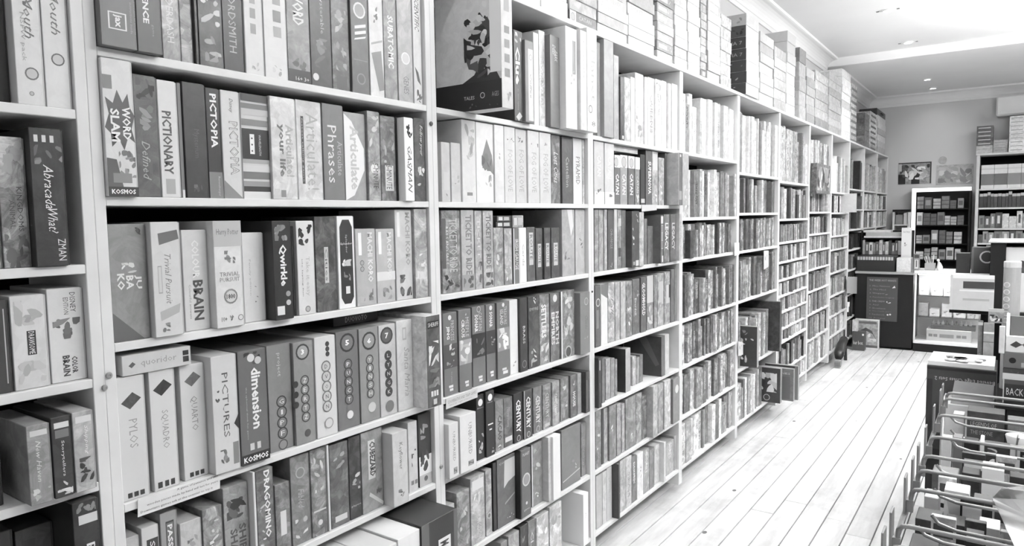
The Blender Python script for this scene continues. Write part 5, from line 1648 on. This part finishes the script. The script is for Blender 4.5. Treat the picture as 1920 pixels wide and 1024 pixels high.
Spine(m2, (A, Y, zb3), (1, 0, 0), (0, 0, 1), B - A, zc - zb3, (0, -1, 0)).run('p,60,.08,.45,.2,.7,.32,.5,.2,.3 o,.42,.5,.08,60,232 o,.5,.6,.07,60,232 r,.3,.48,.45,.53,60', random.Random(1))
m2.build('leaf_print', PRINT, root)

# tall cardboard tube behind the pile
YT = 4.08
p0 = on_y(1880, 545, YT); p1 = on_y(1914, 545, YT)
zt = on_y(1897, 490, YT).z
R = (p1.x - p0.x) / 2
cx_ = (p0.x + p1.x) / 2
mb = MB()
mb.tube([(cx_, YT, .8506), (cx_, YT, zt - .03)], R * .985, (lin(172), .03, .4, 0), n=28)
tb = mb.build('card_tube', PRINT, origin=(cx_, YT, .8506), smooth=False)
tag(tb, 'tall pale grey cardboard tube with outlined bulbs down one side', 'tube')
mb = MB(); mb.tube([(cx_, YT, zt - .0295), (cx_, YT, zt - .004), (cx_, YT, zt)], [R, R, R * .96], (lin(215), 0, .4, 0), n=28); mb.build('tube_cap', PRINT, tb)
for k in range(6):
    zz = zt - .11 - k * .034
    mb = MB()
    for (r_, tn) in ((.013, 240), (.009, 195)):
        q = [(cx_ - R * .55 + r_ * math.cos(2 * math.pi * j / 12), YT - math.sqrt(max(0, R * R - (-R * .55 + r_ * math.cos(2 * math.pi * j / 12)) ** 2)) - (.001 if r_ > .01 else .0016), zz + r_ * math.sin(2 * math.pi * j / 12)) for j in range(12)]
        mb.quad(q, (lin(tn), 0, 0, 0))
    mb.build('bulb_print', PRINT, tb)

# display stand with the tall dark boxes
SY = 4.62
root = empty('display_stand', (1.7, SY, 0))
tag(root, 'black display stand with a pale top board behind the cardboard tube', 'display stand')
sx0 = on_y(1790, 500, SY).x
sx1 = on_y(1856, 500, SY).x
zs = on_y(1823, 582, SY).z
ztop = on_y(1885, 456, SY).z
part('stand_shelf', root, BLACKMAT, sx0 - .02, 2.3, SY, SY + .40, zs - .02, zs)
part('back_board', root, BLACKMAT, sx1 + .0, 2.3, SY + .40, SY + .42, 0, ztop)
part('side_board', root, BLACKMAT, sx1, sx1 + .07, SY + .002, SY + .399, zs + .001, ztop)
part('top_board', root, SHELFMAT, sx1 - .01, 2.3, SY - .01, SY + .42, ztop + .001, ztop + .012)
for lx in (sx0 + .12, 2.2):
    part('leg', root, BLACKMAT, lx, lx + .04, SY + .30, SY + .34, 0, zs - .021)
pxbox('white_game_box', 'wide white box with a dark title bar on the black stand shelf', 'game box', 1781, 1864, 516, 582, SY - .02, .14, 200, art=.02, z0=zs + .0006, front=215,
      deco='r,.3,.62,1,.82,60 r,.0,.9,1,1,245 r,.22,.54,1,.58,240 r,.3,.28,.9,.34,170 r,0,0,.06,1,205')
pxbox('tall_dark_box', 'plain black tall box with a pale top edge on the stand shelf', 'game box', 1792, 1818, 475, 545, SY + .17, .12, 42, z0=zs + .0006, art=.15)
pxbox('tall_letter_box', 'tall dark box with a large pale letter ring beside the plain black one', 'game box', 1821, 1855, 464, 545, SY + .17, .12, 62, z0=zs + .0006,
      deco='o,.85,.84,.42,190,62 r,.0,0,.12,1,90 r,.5,.55,.95,.57,130 r,.3,.5,.6,.52,150 p,150,.15,.27,.55,.25,.9,.2,.2,.25')
p0 = on_y(1875, 500, SY + .02)
pxbox('bird_print_box', 'white box with a dark bird picture inside the black stand', 'game box', 1875, 1960, 464, 540, SY + .02, .12, 232, z0=zs + .0006,
      deco='b,.45,.62,.75,.85,7,80 p,70,.3,.62,.55,.72,.8,.92,.9,.85,.62,.6')
# hanging packs at the end of the stand
HY = SY - .06
root = empty('hook_rail', (sx1, HY, zs - .03))
tag(root, 'short metal hook rail under the black stand shelf', 'rail')
mb = MB(); mb.tube([(sx1 - .06, SY + .0, zs - .026), (sx1 - .06, HY - .09, zs - .026), (sx1 - .06, HY - .10, zs - .018)], .004, (lin(150), 0, 0, 0)); mb.build('hook', STEELMAT, root)
pxbox('hanging_pack', 'grey upright hanging pack below the wide white box', 'pack', 1843, 1863, 606, 697, HY, .03, 135, art=.1, deco='r,0,.78,1,.82,225 r,0,.6,1,.62,90')
pxbox('narrow_hanging_pack', 'narrow grey pack behind the upright hanging pack', 'pack', 1833, 1842, 602, 680, HY + .03, .03, 120, art=.2, deco='r,0,.9,1,.97,205 b,.2,.1,.8,.4,3,200')
pxbox('bead_pack', 'small clear topped pack of beads near the cardboard tube', 'pack', 1853, 1882, 580, 606, 4.0, .03, 150, art=.3, z0=None, deco='r,0,.8,1,1,190 b,.1,.1,.9,.6,7,230 b,.1,.1,.9,.6,5,60')
pxbox('white_strip_pack', 'slim white rounded pack hanging beside the open carton', 'pack', 1873, 1884, 612, 663, 3.72, .02, 225, art=.05)

# chess carton with puzzle tray
root = None
CYY = 4.22
p0 = on_y(1738, 690, CYY); p1 = on_y(1873, 690, CYY)
zc = on_y(1800, 690, CYY).z
cx1 = min(p1.x, 1.58)
o = tbox('chess_carton', 'black carton printed upside down, on the floor stack at the aisle side', 'carton', p0.x, cx1, CYY, CYY + .33, .46, zc, 58, art=.06, near=62,
         deco='F,Beveled_Edge_Chess_Sets_2,.12,.98,.86,200,.055 r,.0,.955,1,.985,35 r,.0,.0,.09,.84,40')
tbox('lower_carton', 'plain black carton underneath the upside down printed carton', 'carton', p0.x + .005, cx1 - .004, CYY + .01, CYY + .32, .0006, .4594, 45)
p0b = on_y(1768, 720, 4.02)
o = tbox('flap_carton', 'light grey open carton with a raised dark flap by the wire rack', 'carton', p0b.x, 1.575, 3.96, 4.19, .001, on_y(1815, 758, 4.0).z, 205)
mb = MB()
q0 = on_y(1782, 758, 3.97); q1 = on_y(1870, 765, 3.97); q2 = on_y(1862, 722, 4.18); q3 = on_y(1790, 713, 4.18)
zz0 = on_y(1815, 758, 4.0).z + .001
mb.quad([(q0.x, 3.97, zz0), (1.572, 3.97, zz0), (1.572, 4.18, q2.z), (q3.x, 4.18, q3.z)], (lin(90), .05, .4, 0))
mb.quad([(q0.x, 3.975, zz0 - .003 + .003), (1.572, 3.975, zz0), (1.572, 4.185, q2.z - .004), (q3.x, 4.185, q3.z - .004)][::-1], (lin(90), .05, .4, 0))
mb.build('carton_flap', PRINT, o)
root = tbox('puzzle_tray', 'white rounded tray of puzzle pieces on the black printed carton', 'tray', on_y(1740, 680, CYY).x, cx1 - .01, CYY + .01, CYY + .31, zc + .0006, zc + .022, 238, bevel=.01)
rnd = random.Random(3)
for k in range(9):
    mb = MB()
    px_ = rnd.uniform(p0.x + .10, cx1 - .06); py_ = rnd.uniform(CYY + .05, CYY + .26)
    r_ = rnd.uniform(.018, .04)
    n_ = 7
    top = [(px_ + r_ * rnd.uniform(.7, 1.2) * math.cos(2 * math.pi * j / n_), py_ + r_ * rnd.uniform(.7, 1.2) * math.sin(2 * math.pi * j / n_), zc + .0225 + .0045 * (k % 3) + .004) for j in range(n_)]
    bot = [(q[0], q[1], q[2] - .004) for q in top]
    aa = (lin(rnd.choice([150, 200, 225, 120, 240])), 0, 0, 0)
    mb.quad(top, aa); mb.quad(bot[::-1], aa)
    for j in range(n_):
        mb.quad([bot[j], bot[(j + 1) % n_], top[(j + 1) % n_], top[j]], aa)
    mb.build('puzzle_piece', PRINT, root)

# ------------------------------------------------------------------ wire rack
root = empty('wire_rack', (1.6, 2.6, 0))
tag(root, 'grey wire display rack with curved rails in the right foreground', 'wire rack')
RZ = .90
ra = (lin(150), 0, 0, 0)
RY = [3.62, 3.50, 3.20, 2.87, 2.63, 2.47, 2.29, 2.0, 1.86]
RR = .0062
for k, y in enumerate(RY):
    mb = MB()
    mb.tube([(1.405, y, RZ - .045), (1.407, y, RZ - .015), (1.416, y, RZ - .003), (1.43, y, RZ), (1.8, y - .004, RZ + .002), (2.3, y - .01, RZ)], RR, ra, n=10)
    mb.build('rail', STEELMAT, root, smooth=True)
    mb = MB()
    mb.box(1.388, 1.3935, y - .022, y + .03, RZ - .075, RZ + .035, ra, bevel=.001)
    mb.box(1.394, 1.412, y - .008, y + .008, RZ - .07, RZ - .035, ra)
    mb.build('hook_plate', STEELMAT, root)
for (xx, z_) in ((1.391, RZ - .08), (1.391, .55), (2.3, RZ - .08), (2.3, .55)):
    mb = MB(); mb.tube([(xx, 1.80, z_), (xx, 3.68, z_)], .008, ra, n=8); mb.build('side_bar', STEELMAT, root, smooth=True)
for xx in (1.391, 2.3):
    for yy in (1.81, 3.67):
        mb = MB(); mb.tube([(xx, yy, 0.001), (xx, yy, RZ - .08)], .009, ra, n=8); mb.build('leg', STEELMAT, root, smooth=True)
mb = MB(); mb.box(1.40, 2.29, 1.81, 3.67, .545, .553, (lin(120), 0, 0, 0)); mb.build('rack_tray', STEELMAT, root)
# curled divider wires a little below the rails
for k, y in enumerate((3.33, 3.13, 2.98, 2.66, 2.42, 2.20, 2.10)):
    x0_ = 1.47 + .012 * (k % 3)
    zz = .835
    mb = MB()
    mb.tube([(x0_ - .03, y + .015, zz + .025), (x0_ - .012, y + .006, zz + .008), (x0_ + .03, y, zz), (x0_ + .2, y, zz), (2.2, y, zz), (2.2, y, .56)], .005, ra, n=8)
    mb.build('divider_wire', STEELMAT, root, smooth=True)
# upright product dividers
for k, (x_, y) in enumerate(((1.66, 3.2), (1.72, 3.0), (1.630, 2.12), (1.695, 2.12), (1.76, 2.12))):
    mb = MB(); mb.tube([(x_, y, .556), (x_, y, .82), (x_ + .004, y - .02, .865), (x_ + .004, y - .08, .868)], .0035, ra, n=6); mb.build('divider_wire', STEELMAT, root, smooth=True)

PG = 'small boxed goods in the wire rack'
rnd = random.Random(77)
TZ = .5536
GOODS = [  # x0 x1 y0 y1 ztop tone art deco look
    (1.445, 1.485, 3.40, 3.46, .84, 205, .06, 'r,.2,.3,.8,.4,120', 'tall white narrow box by the far plate'),
    (1.495, 1.62, 3.36, 3.46, .87, 70, .25, 'h,LEGENDS_OF,.1,.8,.85,190,.05 h,THE_STONE,.1,.7,.75,170,.05 b,.5,.2,.95,.6,6,170', 'dark wide box with fine pale text'),
    (1.63, 1.72, 3.38, 3.45, .85, 110, .3, 'b,.1,.4,.9,.9,8,200', 'grey pack under the second rail'),
    (1.73, 1.83, 3.38, 3.45, .84, 95, .3, 'b,.1,.4,.9,.9,8,180', 'dark grey pack at the far right'),
    (1.430, 1.462, 3.03, 3.10, .83, 225, .03, '', 'white narrow box inside the third rail'),
    (1.466, 1.495, 3.04, 3.10, .84, 112, .05, '', 'mid grey slab box'),
    (1.500, 1.545, 3.05, 3.11, .83, 42, .05, 'h,W,.3,.6,.35,225,.04', 'black box with a single pale letter'),
    (1.55, 1.562, 3.02, 3.11, .845, 215, .02, '', 'thin pale card'),
    (1.565, 1.64, 3.05, 3.10, .83, 55, .2, 'b,.1,.3,.9,.95,14,220 b,.1,.3,.9,.95,12,50', 'shiny black bagged pack'),
    (1.67, 1.74, 3.05, 3.10, .82, 50, .2, 'b,.1,.3,.9,.95,10,215 b,.1,.3,.9,.95,9,50', 'shiny black bagged pack to the right'),
    (1.76, 1.83, 3.05, 3.10, .82, 60, .2, 'b,.1,.3,.9,.95,10,205', 'dark bagged pack at the edge'),
    (1.425, 1.50, 2.72, 2.80, .80, 110, .35, 'r,.55,.0,.72,1,235', 'dark grey pack with a white strip'),
    (1.51, 1.56, 2.73, 2.80, .81, 60, .3, 'b,.2,.5,.9,.9,5,190', 'dark grey pack'),
    (1.565, 1.625, 2.72, 2.80, .84, 246, .0, 'd,.5,.6,.12,200', 'bright white square box'),
    (1.64, 1.72, 2.74, 2.80, .82, 48, .1, 'b,.1,.5,.9,.9,6,210', 'glossy black box'),
    (1.73, 1.82, 2.74, 2.80, .80, 60, .2, 'b,.1,.5,.9,.9,6,190', 'dark glossy box near the clear bag'),
    (1.42, 1.46, 2.52, 2.60, .78, 190, .02, '', 'white box by the sixth plate'),
    (1.475, 1.54, 2.50, 2.58, .82, 236, .02, 'p,205,.1,.9,.5,.4,.9,.9', 'white folded pouch'),
    (1.55, 1.60, 2.51, 2.58, .80, 70, .4, 'b,.1,.4,.9,.9,6,190', 'dark patterned pack with pale flecks'),
    (1.61, 1.67, 2.51, 2.58, .81, 220, .12, 'b,.2,.3,.8,.8,4,170', 'pale patterned pack'),
    (1.68, 1.74, 2.51, 2.58, .80, 80, .4, '', 'dark grey patterned pack'),
    (1.415, 1.48, 2.32, 2.42, .78, 70, .3, 'b,.2,.5,.9,.9,5,200', 'dark box with crinkled wrap'),
    (1.49, 1.56, 2.33, 2.41, .78, 55, .35, 'r,.1,.55,.9,.62,220 r,.1,.7,.9,.76,200', 'dark box with two pale stripes'),
    (1.57, 1.62, 2.33, 2.41, .79, 205, .1, 'c,.5,.7,.25,110 c,.5,.5,.25,120', 'pale box with ringed letters'),
    (1.63, 1.69, 2.33, 2.41, .78, 95, .4, 'c,.5,.7,.25,220', 'dark grey box with pale ring'),
    (1.70, 1.76, 2.33, 2.41, .78, 190, .2, 'c,.5,.7,.25,90', 'pale box with dark ring'),
    (1.425, 1.49, 2.06, 2.16, .80, 60, .1, 'b,.2,.4,.9,.9,5,120', 'dark box with a grey top'),
    (1.50, 1.562, 2.07, 2.15, .77, 62, .1, 'r,.05,.82,.95,.88,225 r,.05,.70,.95,.75,235 r,.3,.5,.95,.56,225 b,.1,.2,.8,.45,4,150', 'dark box with white bands'),
    (1.57, 1.625, 2.07, 2.15, .79, 240, .0, 'T,BEER,.5,.72,.98,.5,90 T,QUIZ,.5,.40,.66,.5,90', 'white box with bold upright letters'),
    (1.635, 1.69, 2.07, 2.15, .78, 236, .0, 'T,BEER,.5,.68,.96,.5,100 T,QUIZ,.5,.36,.62,.5,100', 'white upright lettered box, second of three'),
    (1.70, 1.755, 2.07, 2.15, .77, 215, .0, 'T,BEER,.5,.68,.94,.5,130', 'pale upright lettered box, last of three'),
]
for k, (x0, x1, y0, y1, zt, tn, art, deco, look) in enumerate(GOODS):
    o = tbox('boxed_good', look + ', in the wire rack', 'box', x0, x1, y0, y1, TZ, zt + .022, tn, art=art, group=PG, deco=deco)
# header cards standing over the packs
for k, (x_, y, w_, t_) in enumerate(((1.50, 2.935, .07, 60), (1.60, 2.935, .06, 200), (1.70, 2.935, .07, 45), (1.45, 2.62, .05, 215), (1.52, 2.44, .06, 50), (1.60, 2.44, .05, 225), (1.67, 2.44, .06, 70), (1.46, 2.25, .06, 200), (1.54, 2.25, .05, 60), (1.62, 2.25, .06, 160), (1.71, 2.25, .06, 70))):
    tbox('header_card_pack', '%s header card pack, %s counted from the far aisle end of the wire rack' % (tone_word(t_), ORD[k + 1]), 'pack', x_, x_ + w_, y, y + .022, TZ, .84 + .006 * (k % 3), t_, art=.35, group='card packs in the wire rack',
         deco='r,.1,.8,.9,.93,%d b,.1,.2,.9,.7,8,%d b,.1,.2,.9,.7,6,%d' % (225 if t_ < 120 else 80, 200, 60))
# white paper cone tops
for k, (x_, y, z_) in enumerate(((1.665, 3.268, .84), (1.775, 3.268, .83), (1.70, 2.64, .82))):
    mb = MB()
    mb.tube([(x_, y, TZ), (x_, y, z_ - .1), (x_, y, z_ - .05), (x_, y, z_), (x_, y, z_ + .004)], [.012, .02, .03, .042, .03], (lin(240), .02, .3, 0), n=12)
    o = mb.build('paper_pouch', PRINT, origin=(x_, y, TZ), smooth=True)
    tag(o, ('white crumpled pouch nearest the aisle under the first rails', 'white crumpled pouch farther right under the first rails', 'large white pouch beside the clear bag')[k], 'pouch', 'white pouches in the rack')
# clear bag lying over the rails
mb = MB()
bx = [(1.66, 1.92, .9105), (1.86, 1.92, .9105), (1.86, 2.42, .9105), (1.60, 2.30, .9105)]
tp = [(1.67, 1.96, 1.0), (1.85, 1.95, .97), (1.85, 2.36, 1.0), (1.62, 2.28, .95)]
aa = (.8, 0, 0, 0)
mb.quad(bx[::-1], aa); mb.quad(tp, aa)
for k in range(4):
    mb.quad([bx[k], bx[(k + 1) % 4], tp[(k + 1) % 4], tp[k]], aa)
o = mb.build('clear_bag', FILM, origin=(1.75, 2.1, .9105))
tag(o, 'clear plastic bag lying across the wire rack rails', 'bag')
